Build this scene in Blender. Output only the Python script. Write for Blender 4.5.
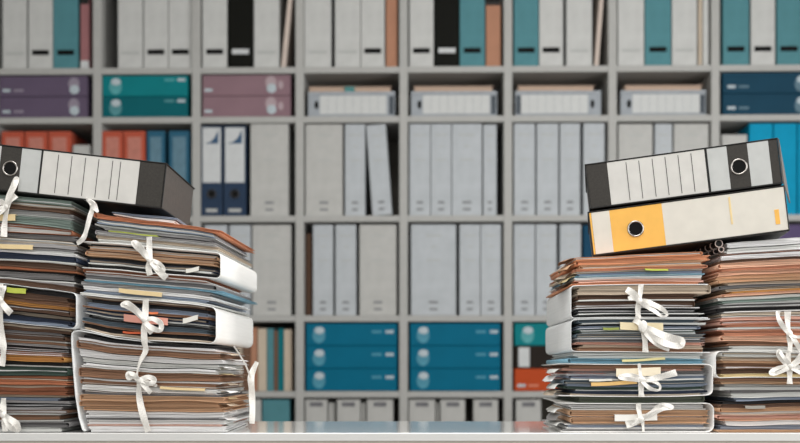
import bpy, math, random
from mathutils import Vector, noise

random.seed(7)
for o in list(bpy.data.objects):
    bpy.data.objects.remove(o)
sc = bpy.context.scene
COL = sc.collection

# ------------------------------------------------------------------ camera
ZC = 0.837            # lens height
F = 1116.0            # focal length in pixels of an 800 px wide frame
HOR = 372.0           # image row of the horizon
YF = 1.80             # distance of the paper stacks' front
YS = 3.97             # distance of the shelf unit's front
cam_d = bpy.data.cameras.new('camera')
cam = bpy.data.objects.new('camera', cam_d)
COL.objects.link(cam)
cam.location = (0, 0, ZC)
cam.rotation_euler = (math.radians(90), 0, 0)
cam_d.sensor_width = 36
cam_d.lens = 36 * F / 800
cam_d.shift_y = (HOR - 221.5) / 800
cam_d.clip_start = 0.05
cam_d.dof.use_dof = True
cam_d.dof.focus_distance = YF + 0.01
cam_d.dof.aperture_fstop = 4.0
sc.camera = cam

# ------------------------------------------------------------------ world, light, exposure
sc.view_settings.view_transform = 'Standard'
sc.view_settings.look = 'None'
sc.view_settings.gamma = 1
sc.view_settings.use_curve_mapping = False
sc.view_settings.exposure = 0.0
w = bpy.data.worlds.new('daylight')
sc.world = w
w.use_nodes = True
w.node_tree.nodes['Background'].inputs[0].default_value = (0.86, 0.93, 1.0, 1)
w.node_tree.nodes['Background'].inputs[1].default_value = 0.12


def area(name, loc, rot, sx, sy, power, col):
    d = bpy.data.lights.new(name, 'AREA')
    d.shape = 'RECTANGLE'
    d.size, d.size_y = sx, sy
    d.energy = power
    d.color = col
    o = bpy.data.objects.new(name, d)
    COL.objects.link(o)
    o.location = loc
    o.rotation_euler = [math.radians(a) for a in rot]
    return o


# daylight entering by the big window in the right wall; the rear and overhead area lamps are added, unseen fill
area('window_daylight_right', (2.26, 1.60, 1.55), (0, 90, 0), 1.7, 1.9, 70, (1.0, 0.992, 0.985))
area('rear_fill_light', (0.0, -1.55, 1.65), (90, 0, 0), 2.9, 1.6, 43, (1.0, 0.992, 0.985))
area('overhead_fill_light', (0.0, 1.2, 2.93), (0, 0, 0), 1.3, 1.3, 40, (1.0, 0.99, 0.98))

# ------------------------------------------------------------------ materials
_m = {}


def lin(c):
    return tuple(((v / 255) / 12.92 if v <= 10 else (((v / 255) + 0.055) / 1.055) ** 2.4) for v in c)


def mat(name, rgb, rough=0.6, kind='plain', metal=0.0, amount=0.12, scale=(40, 40, 40), spec=0.3):
    if name in _m:
        return _m[name]
    m = bpy.data.materials.new(name)
    m.use_nodes = True
    nt = m.node_tree
    b = nt.nodes['Principled BSDF']
    b.inputs['Roughness'].default_value = rough
    b.inputs['Metallic'].default_value = metal
    b.inputs['Specular IOR Level'].default_value = spec
    c = lin(rgb)
    tc = nt.nodes.new('ShaderNodeTexCoord')
    mp = nt.nodes.new('ShaderNodeMapping')
    nz = nt.nodes.new('ShaderNodeTexNoise')
    rp = nt.nodes.new('ShaderNodeValToRGB')
    if kind == 'edges':
        scale = (2.0, 2.0, 300.0)
        nz.inputs['Detail'].default_value = 3
    elif kind == 'cloth':
        scale = (500, 500, 500)
    mp.inputs['Scale'].default_value = scale
    nz.inputs['Scale'].default_value = 1.0
    lo = tuple(v * (1 - amount) for v in c)
    hi = tuple(min(1, v * (1 + amount * 0.6)) for v in c)
    rp.color_ramp.elements[0].position = 0.32
    rp.color_ramp.elements[1].position = 0.68
    rp.color_ramp.elements[0].color = (*lo, 1)
    rp.color_ramp.elements[1].color = (*hi, 1)
    nt.links.new(tc.outputs['Object'], mp.inputs['Vector'])
    nt.links.new(mp.outputs['Vector'], nz.inputs['Vector'])
    nt.links.new(nz.outputs['Fac'], rp.inputs['Fac'])
    nt.links.new(rp.outputs['Color'], b.inputs['Base Color'])
    if kind in ('edges', 'cloth'):
        bp = nt.nodes.new('ShaderNodeBump')
        bp.inputs['Strength'].default_value = 0.25
        bp.inputs['Distance'].default_value = 0.0006
        nt.links.new(nz.outputs['Fac'], bp.inputs['Height'])
        nt.links.new(bp.outputs['Normal'], b.inputs['Normal'])
    _m[name] = m
    return m


def glass():
    if 'glass' in _m:
        return _m['glass']
    m = bpy.data.materials.new('glass')
    m.use_nodes = True
    b = m.node_tree.nodes['Principled BSDF']
    b.inputs['Transmission Weight'].default_value = 1.0
    b.inputs['Roughness'].default_value = 0.0
    b.inputs['IOR'].default_value = 1.02
    _m['glass'] = m
    return m


SHELF = mat('shelf laminate', (168, 168, 165), 0.5, amount=0.03)
SHELFBACK = mat('shelf back board', (120, 116, 108), 0.7, amount=0.05)
DESK = mat('white gloss desk top', (224, 224, 222), 0.07, amount=0.02, scale=(3, 3, 3), spec=0.5)
DESKU = mat('desk underframe', (214, 206, 193), 0.6, amount=0.04)
BLACK = mat('black card', (24, 24, 23), 0.55)
METAL = mat('nickel ring', (170, 165, 160), 0.25, metal=1.0, amount=0.03)
HOLE = mat('hole inside', (8, 8, 8), 0.9)
RIBBON = mat('white cotton ribbon', (243, 240, 234), 0.75, 'cloth', amount=0.10)

PAL = {  # name: paper-edge colour
    'tan': (204, 164, 130), 'brown': (158, 120, 94), 'umber': (104, 78, 62), 'orange': (206, 138, 102), 'rust': (156, 100, 72), 'copper': (208, 148, 118), 'peach': (230, 184, 156), 'apricot': (226, 160, 120),
    'white': (242, 241, 240), 'pale': (220, 221, 217), 'grey': (166, 164, 164), 'ash': (122, 120, 120), 'charcoal': (62, 61, 62),
    'blue': (130, 176, 196), 'steel': (140, 152, 170), 'slate': (98, 112, 122), 'navy': (52, 62, 82), 'green': (66, 84, 75),
    'olive': (92, 98, 84), 'cream': (236, 216, 168), 'pink': (216, 168, 150), 'beige': (200, 184, 164), 'ochre': (206, 150, 84),
    'lime': (170, 180, 80), 'sage': (140, 156, 148),
}


def pm(c):
    return mat('paper edges ' + c, PAL[c], 0.65, 'edges', amount=0.5 if c not in ('white', 'pale', 'cream') else 0.3)


def cm(c):
    return mat('card ' + c, PAL[c], 0.55, amount=0.10)


# ------------------------------------------------------------------ mesh helpers
class MB:
    """collects faces in the parent's local frame, links them as ONE mesh object"""

    def __init__(s):
        s.v, s.f, s.mi, s.ms, s.sm = [], [], [], [], []

    def _m(s, m):
        if m not in s.ms:
            s.ms.append(m)
        return s.ms.index(m)

    def add(s, verts, faces, m, smooth=False):
        b = len(s.v)
        k = s._m(m)
        s.v += [tuple(p) for p in verts]
        for f in faces:
            s.f.append(tuple(b + i for i in f))
            s.mi.append(k)
            s.sm.append(smooth)
        return s

    def box(s, x0, x1, y0, y1, z0, z1, m):
        vs = [(x0, y0, z0), (x1, y0, z0), (x1, y1, z0), (x0, y1, z0), (x0, y0, z1), (x1, y0, z1), (x1, y1, z1), (x0, y1, z1)]
        return s.add(vs, [(0, 3, 2, 1), (4, 5, 6, 7), (0, 1, 5, 4), (1, 2, 6, 5), (2, 3, 7, 6), (3, 0, 4, 7)], m)

    def bevbox(s, x0, x1, y0, y1, z0, z1, m, r=0.002):
        # chamfered box: three nested rings front and back
        def ring(y, d):
            return [(x0 + d, y, z0 + r), (x0 + d, y, z1 - r), (x0 + r, y, z1 - d), (x1 - r, y, z1 - d), (x1 - d, y, z1 - r), (x1 - d, y, z0 + r), (x1 - r, y, z0 + d), (x0 + r, y, z0 + d)]
        vs = ring(y0, r) + ring(y0 + r, 0) + ring(y1 - r, 0) + ring(y1, r)
        fs = [tuple(range(0, 8)), tuple(range(31, 23, -1))]
        for k in range(3):
            for i in range(8):
                j = (i + 1) % 8
                fs.append((k * 8 + i, k * 8 + 8 + i, k * 8 + 8 + j, k * 8 + j))
        return s.add(vs, fs, m)

    def disc(s, cx, y, cz, r, m, n=20, rx=None):
        rx = rx or r
        return s.add([(cx + rx * math.cos(2 * math.pi * i / n), y, cz + r * math.sin(2 * math.pi * i / n)) for i in range(n)], [tuple(range(n))], m)

    def plug(s, cx, y0, y1, cz, r, m, n=20, rx=None):
        rx = rx or r
        vs = []
        for y in (y0, y1):
            vs += [(cx + rx * math.cos(2 * math.pi * i / n), y, cz + r * math.sin(2 * math.pi * i / n)) for i in range(n)]
        fs = [tuple(range(n)), tuple(range(2 * n - 1, n - 1, -1))]
        fs += [(i, n + i, n + (i + 1) % n, (i + 1) % n) for i in range(n)]
        return s.add(vs, fs, m)

    def torus(s, cx, y, cz, R, r, m, n=28, k=8):
        vs, fs = [], []
        for i in range(n):
            a = 2 * math.pi * i / n
            for j in range(k):
                b = 2 * math.pi * j / k
                q = R + r * math.cos(b)
                vs.append((cx + q * math.cos(a), y + r * math.sin(b), cz + q * math.sin(a)))
        for i in range(n):
            for j in range(k):
                fs.append((i * k + j, i * k + (j + 1) % k, ((i + 1) % n) * k + (j + 1) % k, ((i + 1) % n) * k + j))
        return s.add(vs, fs, m, True)

    def build(s, name, parent=None, loc=None, rot=None):
        me = bpy.data.meshes.new(name)
        me.from_pydata(s.v, [], s.f)
        for m in s.ms:
            me.materials.append(m)
        me.polygons.foreach_set('material_index', s.mi)
        me.polygons.foreach_set('use_smooth', s.sm)
        me.update()
        o = bpy.data.objects.new(name, me)
        COL.objects.link(o)
        if parent:
            o.parent = parent
        if loc:
            o.location = loc
        if rot:
            o.rotation_euler = rot
        return o


def recalc(o):
    import bmesh
    bm = bmesh.new()
    bm.from_mesh(o.data)
    bmesh.ops.recalc_face_normals(bm, faces=bm.faces)
    bm.to_mesh(o.data)
    bm.free()
    return o


def tag(o, label, cat, group=None, kind=None):
    if label:
        o['label'] = label
    if cat:
        o['category'] = cat
    if group:
        o['group'] = group
    if kind:
        o['kind'] = kind
    return o


def thing(name, label, cat, loc=(0, 0, 0), rot=(0, 0, 0), group=None, kind=None):
    o = bpy.data.objects.new(name, None)
    o.empty_display_size = 0.05
    COL.objects.link(o)
    o.location = loc
    o.rotation_euler = rot
    return tag(o, label, cat, group, kind)


def struct(name, mb, label=None):
    o = mb.build(name)
    o['kind'] = 'structure'
    if label:
        o['label'] = label
    return o


# ------------------------------------------------------------------ the room
WALL = mat('painted wall', (198, 198, 196), 0.85, amount=0.03, scale=(6, 6, 6))
FLOORM = mat('grey carpet tile', (120, 116, 110), 0.9, amount=0.15, scale=(60, 60, 60))
CEILM = mat('ceiling tile', (226, 224, 218), 0.9, amount=0.03)
FRAME = mat('window frame paint', (225, 224, 220), 0.4, amount=0.02)
X0, X1, Y0r, Y1r, ZT = -2.4, 2.3, -1.6, 4.42, 2.97
struct('floor', MB().box(X0, X1, Y0r, Y1r, -0.1, 0, FLOORM), 'grey carpet floor')
struct('ceiling', MB().box(X0, X1, Y0r, Y1r, ZT, ZT + 0.1, CEILM), 'off-white ceiling')
struct('wall_back', MB().box(X0 - .1, X1 + .1, Y1r, Y1r + 0.1, 0, ZT, WALL), 'pale wall behind the shelf unit')
struct('wall_left', MB().box(X0 - .1, X0, Y0r, Y1r, 0, ZT, WALL), 'pale left wall')
wy0, wy1, wz0, wz1 = 0.6, 2.6, 0.65, 2.45
b = MB()
b.box(X1, X1 + .1, Y0r, wy0, 0, ZT, WALL).box(X1, X1 + .1, wy1, Y1r, 0, ZT, WALL)
b.box(X1, X1 + .1, wy0, wy1, 0, wz0, WALL).box(X1, X1 + .1, wy0, wy1, wz1, ZT, WALL)
struct('wall_right', b, 'pale right wall with the window opening')
vx0, vx1, vz0, vz1 = -1.5, 1.5, 0.8, 2.5
b = MB()
b.box(X0 - .1, vx0, Y0r - .1, Y0r, 0, ZT, WALL).box(vx1, X1 + .1, Y0r - .1, Y0r, 0, ZT, WALL)
b.box(vx0, vx1, Y0r - .1, Y0r, 0, vz0, WALL).box(vx0, vx1, Y0r - .1, Y0r, vz1, ZT, WALL)
struct('wall_front', b, 'pale wall behind the camera')
w1 = thing('window_1', 'wide window in the right wall', None, (0, 0, 0), kind='structure')
b = MB()
for y in (wy0, (wy0 + wy1) / 2 - .025, wy1 - .05):
    b.box(X1 + .02, X1 + .08, y, y + .05, wz0, wz1, FRAME)
b.box(X1 + .02, X1 + .08, wy0, wy1, wz0, wz0 + .05, FRAME).box(X1 + .02, X1 + .08, wy0, wy1, wz1 - .05, wz1, FRAME)
b.build('window_frame', w1)
MB().box(X1 + .045, X1 + .05, wy0 + .05, wy1 - .05, wz0 + .05, wz1 - .05, glass()).build('window_pane', w1)
w2 = thing('added_window', 'unseen window added for the fill light behind the camera', None, (0, 0, 0), kind='structure')  # window added to house the rear fill lamp
b = MB()
for x in (vx0, (vx0 + vx1) / 2 - .025, vx1 - .05):
    b.box(x, x + .05, Y0r - .08, Y0r - .02, vz0, vz1, FRAME)
b.box(vx0, vx1, Y0r - .08, Y0r - .02, vz0, vz0 + .05, FRAME).box(vx0, vx1, Y0r - .08, Y0r - .02, vz1 - .05, vz1, FRAME)
b.build('window_frame', w2)
MB().box(vx0 + .05, vx1 - .05, Y0r - .055, Y0r - .05, vz0 + .05, vz1 - .05, glass()).build('window_pane', w2)

# ------------------------------------------------------------------ shelf unit (turned about one degree)
TH = math.radians(1.04)
c_, s_ = math.cos(TH), math.sin(TH)


def sh(px, rec=0.0):
    """local x on the shelf's plane at depth rec for an image column"""
    k = (px - 400) / F
    Y = (rec + c_ * YS) / (s_ * k + c_)
    return c_ * Y * k - s_ * (Y - YS)


def fit(x0, x1):
    for u_ in UPX:
        if x0 < u_ + UT / 2 + .0006 < x1 and x1 - u_ > u_ - x0:
            x0 = u_ + UT / 2 + .0008
        if x0 < u_ - UT / 2 - .0006 < x1 and x1 - u_ < u_ - x0:
            x1 = u_ - UT / 2 - .0008
    return x0, x1


def shz(py):
    return ZC - (py - HOR) * YS / F


def shw(lx, ly, z):
    return (c_ * lx + s_ * ly, YS - s_ * lx + c_ * ly, z)


UP = [-8, 97, 196, 299.5, 403.5, 508, 612.5, 715.5, 821]
UPX = [sh(p) for p in UP]
ROWY = {'top': -29, 'A': 69.5, 'B': 119, 'C': 218.5, 'D': 318.5, 'E': 394.5, 'F': 494, 'base': 594}
BT = 0.022
UT = 0.030
DEP = 0.36
boards = {k: shz(v) for k, v in ROWY.items()}      # board centre heights
TOPZ = boards['top'] + BT / 2
unit = thing('bookcase', 'tall white grid bookcase filled with binders along the back wall', 'bookcase', (0, YS, 0), (0, 0, -TH))
for x in UPX:
    MB().bevbox(x - UT / 2, x + UT / 2, 0, DEP, 0, TOPZ, SHELF, 0.0015).build('upright', unit)
for k, z in boards.items():
    for i in range(len(UPX) - 1):
        MB().bevbox(UPX[i] + UT / 2, UPX[i + 1] - UT / 2, 0.001, DEP - .012, z - BT / 2, z + BT / 2, SHELF, 0.001).build('shelf_board', unit)
MB().box(UPX[0] + UT / 2, UPX[-1] - UT / 2, DEP - .010, DEP - .002, 0.01, TOPZ - .002, SHELFBACK).build('back_panel', unit)

SPINE = {
    'white': (190, 191, 189), 'cool': (178, 183, 187), 'stone': (180, 180, 177), 'teal': (80, 130, 138), 'deepteal': (16, 106, 114),
    'black': (10, 11, 6), 'navy': (42, 58, 80), 'redorange': (178, 84, 64), 'steelblue': (44, 92, 116), 'bright blue': (0, 142, 180),
    'purple': (88, 76, 110), 'pinkish': (150, 104, 106), 'woodbrown': (170, 124, 100), 'beige': (192, 178, 160), 'darkbrown': (110, 84, 68),
    'blush': (200, 186, 176), 'darkblue': (20, 66, 92),
}


def spm(c):
    return mat('binder cover ' + c, SPINE[c], 0.6, amount=0.06, scale=(25, 25, 25), spec=.12)


PAPER = mat('paper block', (214, 210, 200), 0.8, 'edges', amount=0.2)
INK = mat('grey print', (128, 130, 132), 0.6, amount=0.05)
FAINT = mat('faint print', (172, 174, 172), 0.6, amount=0.05)
BAR = mat('black label bar', (8, 8, 8), 0.6, amount=0.05, spec=.1)
LBL = mat('white label card', (194, 197, 198), 0.6, amount=0.04)
BLBL = mat('blue label print', (52, 82, 112), 0.6)


def sbinder(label, cat, px0, px1, row, hpx, color, style, tilt=0.0, rec=0.012, depth=0.28, group=None, name='lever_arch_binder'):
    """upright binder: cover (spine and two boards), papers inside, label parts"""
    x0, x1 = fit(sh(px0, rec), sh(px1, rec))
    wd = x1 - x0
    h = hpx * YS / F
    zb = boards[row] + BT / 2 + 0.0008 + max(0, math.sin(tilt)) * wd
    loc = shw(x0, rec, zb)
    rot = (0, tilt, -TH)
    t = thing(name, label, cat, loc, (0, 0, 0), group)
    t.rotation_euler = (0, tilt, -TH)
    cmn = spm(color)
    th = min(0.0022, wd * .12)
    b = MB()
    b.bevbox(0, wd, 0, 0.004, 0, h, cmn, min(0.0012, th * .5))
    b.box(0, th, 0.004, depth, 0, h, cmn).box(wd - th, wd, 0.004, depth, 0, h, cmn)
    b.build('cover', t)
    if wd > 2 * th + .004:
        MB().box(th + .001, wd - th - .001, 0.012, depth - .01, 0.006, h - .012, PAPER).build('papers', t)
    u = YS / F   # metres per photo pixel on the shelf
    cx = wd / 2
    e = -0.0008
    if style == 'bar':
        tag(MB().bevbox(cx - 8.5 * u, cx + 8.5 * u, e, 0.0005, 13.9 * u, 19.0 * u, BAR if color != 'black' else LBL, 0.0005).build('label_bar', t), 'black bar' if color != 'black' else 'white bar', None)
    elif style == 'faint':
        MB().bevbox(cx - 9 * u, cx + 9 * u, e, 0.0005, 14 * u, 17 * u, FAINT, 0.0003).build('label_bar', t)
    elif style == 'text':
        k = min(1, wd / (28 * u))
        for zz, ww, hh in ((.87, 8, 1.4), (.75, 3, 1.2), (.60, 7, 1.3), (.13, 4.5, 2.6), (.055, 4, 2.4)):
            mm = INK if zz < .2 else FAINT
            MB().bevbox(cx - ww * k * u, cx + ww * k * u, e, 0.0004, h * zz, h * zz + hh * u, mm, 0.0002).build('printed_line', t)
    elif style == 'navy':
        lc_ = MB().bevbox(1.5 * u, wd - 1.5 * u, e, 0.0005, h * .37, h - 2 * u, LBL, 0.0005).build('label_card', t)
        b = MB()
        # a rising blue sweep printed on the label
        n = 8
        vs = []
        for i in range(n + 1):
            f = i / n
            xx = 5 * u + (wd - 9 * u) * f
            vs += [(xx, e - .0003, h * .80 - 0 * u), (xx, e - .0003, h * .80 + (1 + 13 * f ** 2.4) * u)]
        b.add(vs, [(2 * i, 2 * i + 2, 2 * i + 3, 2 * i + 1) for i in range(n)], BLBL)
        b.build('label_print', lc_)
        fr_ = MB().torus(cx, e, h * .245, 4.0 * u, 0.9 * u, mat('dull ring', (60, 60, 62), .4, metal=.6)).build('finger_ring', t)
        MB().plug(cx, e, 0.0005, h * .245, 3.4 * u, HOLE).build('finger_hole', fr_)
        MB().bevbox(5 * u, wd - 5 * u, e, .0005, 4 * u, 7.5 * u, FAINT, .0003).build('label_bar', t)
    elif style == 'panel':
        MB().bevbox(cx - wd * .32, cx + wd * .32, e, .0005, h * .35, h * .93, mat('panel ' + color, tuple(int(v * .68 + 62) for v in SPINE[color]), .6), .0005).build('label_card', t)
    elif style == 'topcap':
        MB().bevbox(0.0005, wd - .0005, e, .0005, h * .93, h, BLACK, .0003).build('top_band', t)
    elif style == 'footcap':
        MB().bevbox(0.0005, wd - .0005, e, .0005, 0, 8 * u, LBL, .0003).build('foot_label', t)
        MB().bevbox(0.0005, wd - .0005, e, .0005, h * .74, h, BLACK, .0003).build('top_band', t)
    elif style == 'dark label':
        MB().bevbox(cx - 6.5 * u, cx + 6.5 * u, e, .0005, h - 7 * u, h - 2.5 * u, mat('dark grey print', (104, 104, 108), .6), .0004).build('label_bar', t)
    return t


RA = 'binders on the top shelf'
COLN = ['leftmost', 'second', 'third', 'fourth', 'fifth', 'sixth', 'seventh', 'rightmost']
rowA = [
    (2.5, 26.5, 'white', 'faint', 'plain white binder left of the barred white one, far left top shelf'),
    (28.5, 52.5, 'white', 'bar', 'white binder with black bar left of the teal one, far left top shelf'),
    (53.2, 78, 'teal', 'bar', 'teal binder with black bar on the far left of the top shelf'),
    (118, 142.5, 'white', 'faint', 'plain white binder beside the empty gap, second bay of top shelf'),
    (143.8, 168, 'white', 'bar', 'middle white binder with black bar, second bay of the top shelf'),
    (168.8, 192, 'white', 'bar', 'right white binder with black bar, second bay of the top shelf'),
    (202.5, 227, 'white', 'bar', 'white binder with black bar left of black one, third top bay'),
    (227.8, 253, 'black', 'bar', 'black binder with white bar between white ones above the mauve boxes'),
    (254, 279, 'white', 'faint', 'plain white binder right of black one above the mauve boxes'),
    (304.5, 331, 'white', 'faint', 'plain white binder left of the dark gap, fourth top bay'),
    (335, 360.3, 'white', 'faint', 'plain white binder right of the dark gap, fourth top bay'),
    (361, 384.5, 'white', 'bar', 'white binder with black bar left of the slim brown folder, fourth top bay'),
    (409.5, 433.5, 'white', 'bar', 'white binder with black bar left of black one, fifth top bay'),
    (434.8, 459, 'black', 'bar', 'black binder with white bar left of a teal one, fifth top bay'),
    (459.8, 484.8, 'teal', 'bar', 'teal binder with black bar right of the black one, fifth top bay'),
    (514, 538.5, 'teal', 'bar', 'teal binder with black bar leftmost in the sixth top bay'),
    (539.3, 563, 'white', 'bar', 'white binder with black bar right of teal one, sixth top bay'),
    (566.5, 592, 'white', 'faint', 'plain white binder beside the leaning blush folder, sixth top bay'),
    (618, 644, 'white', 'faint', 'plain white binder left of the teal one, seventh top bay'),
    (645, 671, 'teal', 'bar', 'teal binder with black bar between plain white ones, seventh top bay'),
    (672, 697, 'white', 'faint', 'plain white binder right of the teal one, seventh top bay'),
    (723, 749, 'teal', 'bar', 'teal binder with black bar left of white one, rightmost top bay'),
    (751, 775, 'white', 'bar', 'white binder with black bar between teal ones, rightmost top bay'),
    (777, 801, 'teal', 'bar', 'teal binder with black bar at the right edge of top shelf'),
]
for p0, p1, c, st, lb in rowA:
    sbinder(lb, 'binder', p0, p1, 'A', 89, c, st, group=RA)
sbinder('slim pink folder with black top and white foot, far left of top shelf', 'folder', 80.5, 89, 'A', 88, 'pinkish', 'footcap', name='slim_folder')
sbinder('slim brown folder at the right of the fourth top bay', 'folder', 386, 397.3, 'A', 86, 'woodbrown', 'none', name='slim_folder')
sbinder('slim brown folder right of teal binder in the fifth top bay', 'folder', 486, 500.5, 'A', 66, 'woodbrown', 'topcap', name='slim_folder')
sbinder('pale blush booklet leaning right beside the white binder in third top bay', 'booklet', 281, 285.5, 'A', 84, 'blush', 'none', tilt=.10, name='booklet')
sbinder('blush folder leaning right in the sixth top bay', 'folder', 594.5, 598.5, 'A', 84, 'blush', 'none', tilt=.075, name='slim_folder')
sbinder('thin beige folder right of white binder in seventh top bay', 'folder', 698.6, 702, 'A', 86, 'beige', 'none', name='slim_folder')
sbinder('thin white folder beside the upright in seventh top bay', 'folder', 703, 708.5, 'A', 84, 'white', 'none', name='slim_folder')

RC = 'binders on the middle shelf'
rowC = [
    (1.5, 23.5, 'redorange', 'panel', 86, 'red orange binder leftmost of three behind the striped binder'),
    (25, 47, 'redorange', 'panel', 86, 'red orange binder middle of three behind the striped binder'),
    (48.5, 70.5, 'redorange', 'panel', 86, 'red orange binder rightmost of three behind the striped binder'),
    (73, 90, 'stone', 'none', 72, 'short pale folder box right of the three red orange binders'),
    (102.3, 122.5, 'redorange', 'panel', 86, 'red orange binder leftmost in the second bay below teal boxes'),
    (123.8, 145, 'redorange', 'panel', 86, 'red orange binder left of the blue ones below teal boxes'),
    (147, 164.5, 'steelblue', 'panel', 86, 'steel blue binder right of red orange ones below teal boxes'),
    (169, 189.5, 'steelblue', 'panel', 86, 'steel blue binder rightmost in the second bay below teal boxes'),
    (250.5, 288.5, 'stone', 'text', 93, 'wide pale archive binder right of the two navy ones'),
    (305.5, 342.5, 'stone', 'text', 92, 'wide stone archive binder leftmost in fourth middle bay'),
    (345, 365, 'cool', 'text', 92, 'slim pale binder standing straight left of the leaning one'),
    (409.5, 430.3, 'cool', 'text', 92, 'slim pale binder leftmost in fifth middle bay'),
    (431, 451.3, 'cool', 'text', 92, 'slim pale binder second in fifth middle bay'),
    (452, 481.8, 'cool', 'text', 92, 'wide pale binder third in fifth middle bay'),
    (483.3, 496.5, 'cool', 'text', 91, 'narrowest pale binder beside dark gap in fifth middle bay'),
    (514, 535, 'cool', 'text', 92, 'slim pale binder leftmost in sixth middle bay'),
    (536.8, 558.3, 'cool', 'text', 92, 'slim pale binder second in sixth middle bay'),
    (560, 580, 'cool', 'text', 92, 'slim pale binder third in sixth middle bay left of the dark joint'),
    (583.5, 604.5, 'cool', 'text', 92, 'slim pale binder beside the upright behind tilted black binder'),
    (618.5, 652.5, 'stone', 'text', 91, 'wide stone binder leftmost behind the tilted black binder'),
    (655, 672, 'cool', 'text', 91, 'slim cool grey binder between two wide stone ones'),
    (674, 708.5, 'stone', 'text', 91, 'wide stone binder right of slim one behind tilted black binder'),
    (722, 747, 'stone', 'none', 80, 'short stone folder box left of the bright blue binders'),
    (749.5, 772.5, 'bright blue', 'none', 91, 'bright blue binder leftmost of three behind the tilted binders'),
    (773.8, 796.5, 'bright blue', 'none', 91, 'bright blue binder middle of three behind the tilted binders'),
    (797.8, 814.5, 'bright blue', 'none', 91, 'bright blue binder at the right edge of the photo'),
]
for p0, p1, c, st, hh, lb in rowC:
    sbinder(lb, 'binder', p0, p1, 'C', hh, c, st, group=RC)
sbinder('navy binder with white label, left one of the pair above the dark gap', 'binder', 201, 222.3, 'C', 91, 'navy', 'navy', group=RC)
sbinder('navy binder with white label, right one of the pair', 'binder', 223.6, 246, 'C', 91, 'navy', 'navy', group=RC)
sbinder('slim pale binder leaning left against its upright neighbour', 'binder', 372.5, 392, 'C', 91, 'cool', 'text', tilt=-.070, group=RC)

RD = 'binders on the fourth shelf'
rowD = [
    (204.5, 227, 'cool', 'text', 'slim pale binder partly hidden behind the inner left stack'),
    (229.5, 250.5, 'cool', 'text', 'slim pale binder left of a wide stone one, below navy pair'),
    (252.3, 291, 'stone', 'text', 'wide stone binder below the wide archive binder beside navy pair'),
    (313, 333, 'cool', 'text', 'slim pale binder right of brown gap above blue boxes'),
    (335.5, 356, 'cool', 'text', 'slim pale binder between another slim and a wide stone binder'),
    (359.5, 396.5, 'stone', 'text', 'wide stone binder above the left set of blue boxes'),
    (411, 456, 'cool', 'text', 'widest pale binder above the right set of blue boxes'),
    (459.5, 480, 'cool', 'text', 'slim pale binder right of the widest, above blue boxes'),
    (480.8, 501, 'cool', 'text', 'slim pale binder rightmost above the right set of blue boxes'),
    (514, 534.8, 'cool', 'text', 'slim pale binder leftmost above the small teal box'),
    (536, 556.5, 'cool', 'text', 'slim pale binder second above the small teal box'),
    (560, 581, 'cool', 'text', 'slim pale binder left of dark blue folder behind right stack'),
]
for p0, p1, c, st, lb in rowD:
    sbinder(lb, 'binder', p0, p1, 'D', 91, c, st, group=RD)
sbinder('slim brown folder deep in the gap left of pale binders', 'folder', 306, 311.5, 'D', 84, 'darkbrown', 'none', rec=.06, name='slim_folder')
sbinder('slim dark blue folder behind the lower left corner of yellow binder', 'folder', 583.5, 592, 'D', 90, 'darkblue', 'none', name='slim_folder')
sbinder('slim purple folder beside the dark blue one behind the yellow binder', 'folder', 593, 604, 'D', 88, 'purple', 'none', name='slim_folder')
sbinder('purple binder low at the right edge behind the yellow binder', 'binder', 775, 803, 'D', 90, 'purple', 'none')

for p0, p1, c, hh, lb in [(236, 242, 'beige', 62, 'slim beige folder deepest behind the side ribbon'), (243, 250, 'darkbrown', 63, 'slim dark brown folder just right of the side ribbon'),
                          (250.6, 257, 'woodbrown', 64, 'slim brown folder left of beige one, low third bay'), (257.8, 266.5, 'beige', 63, 'beige folder left of the teal one, low third bay'),
                          (267, 273.6, 'teal', 63, 'wider slim teal folder, low third bay'), (274, 277.7, 'darkbrown', 61, 'thin dark brown folder between two teal ones'),
                          (278, 283.5, 'deepteal', 63, 'thin deep teal folder right of dark brown one'), (284, 291.5, 'beige', 62, 'beige folder beside the upright, low third bay')]:
    sbinder(lb, 'folder', p0, p1, 'E', hh, c, 'none', rec=.02, group='slim folders in the low third bay', name='slim_folder')

for p0, p1, c, st, lb in [(240, 261, 'stone', 'none', 'stone binder left of teal one just above desk'), (262.5, 289.5, 'teal', 'none', 'wide teal binder just above the desk'),
                          (305.5, 327, 'stone', 'dark label', 'pale binder leftmost under the left blue boxes'), (337, 360, 'stone', 'dark label', 'pale binder middle under the left blue boxes'),
                          (367, 393, 'stone', 'dark label', 'pale binder rightmost under the left blue boxes'), (409, 435, 'stone', 'dark label', 'pale binder leftmost under the right blue boxes'),
                          (440.5, 465, 'stone', 'dark label', 'pale binder middle under the right blue boxes'), (473.5, 498, 'stone', 'dark label', 'pale binder rightmost under the right blue boxes'),
                          (516, 541, 'stone', 'dark label', 'pale binder under the rust red box beside right stack')]:
    sbinder(lb, 'binder', p0, p1, 'F', 91, c, st, group='binders on the shelf just above the desk')
for p0, p1, lb in [(328.5, 335, 'slim grey folder between left and middle pale binders under blue boxes'), (361, 366, 'slim grey folder left of rightmost pale binder under left boxes'), (436, 439.5, 'slim grey folder between pale binders under right blue boxes')]:
    sbinder(lb, 'folder', p0, p1, 'F', 88, 'steel' if 0 else 'stone', 'none', rec=.03, name='slim_folder')

# --- document boxes
BOXC = {'plum': (94, 82, 102), 'teal': (14, 118, 124), 'deep teal': (10, 92, 100), 'mauve': (134, 108, 116), 'petrol': (24, 62, 82),
        'blue': (4, 98, 126), 'black': (38, 32, 28), 'rust': (176, 72, 36)}


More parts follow.
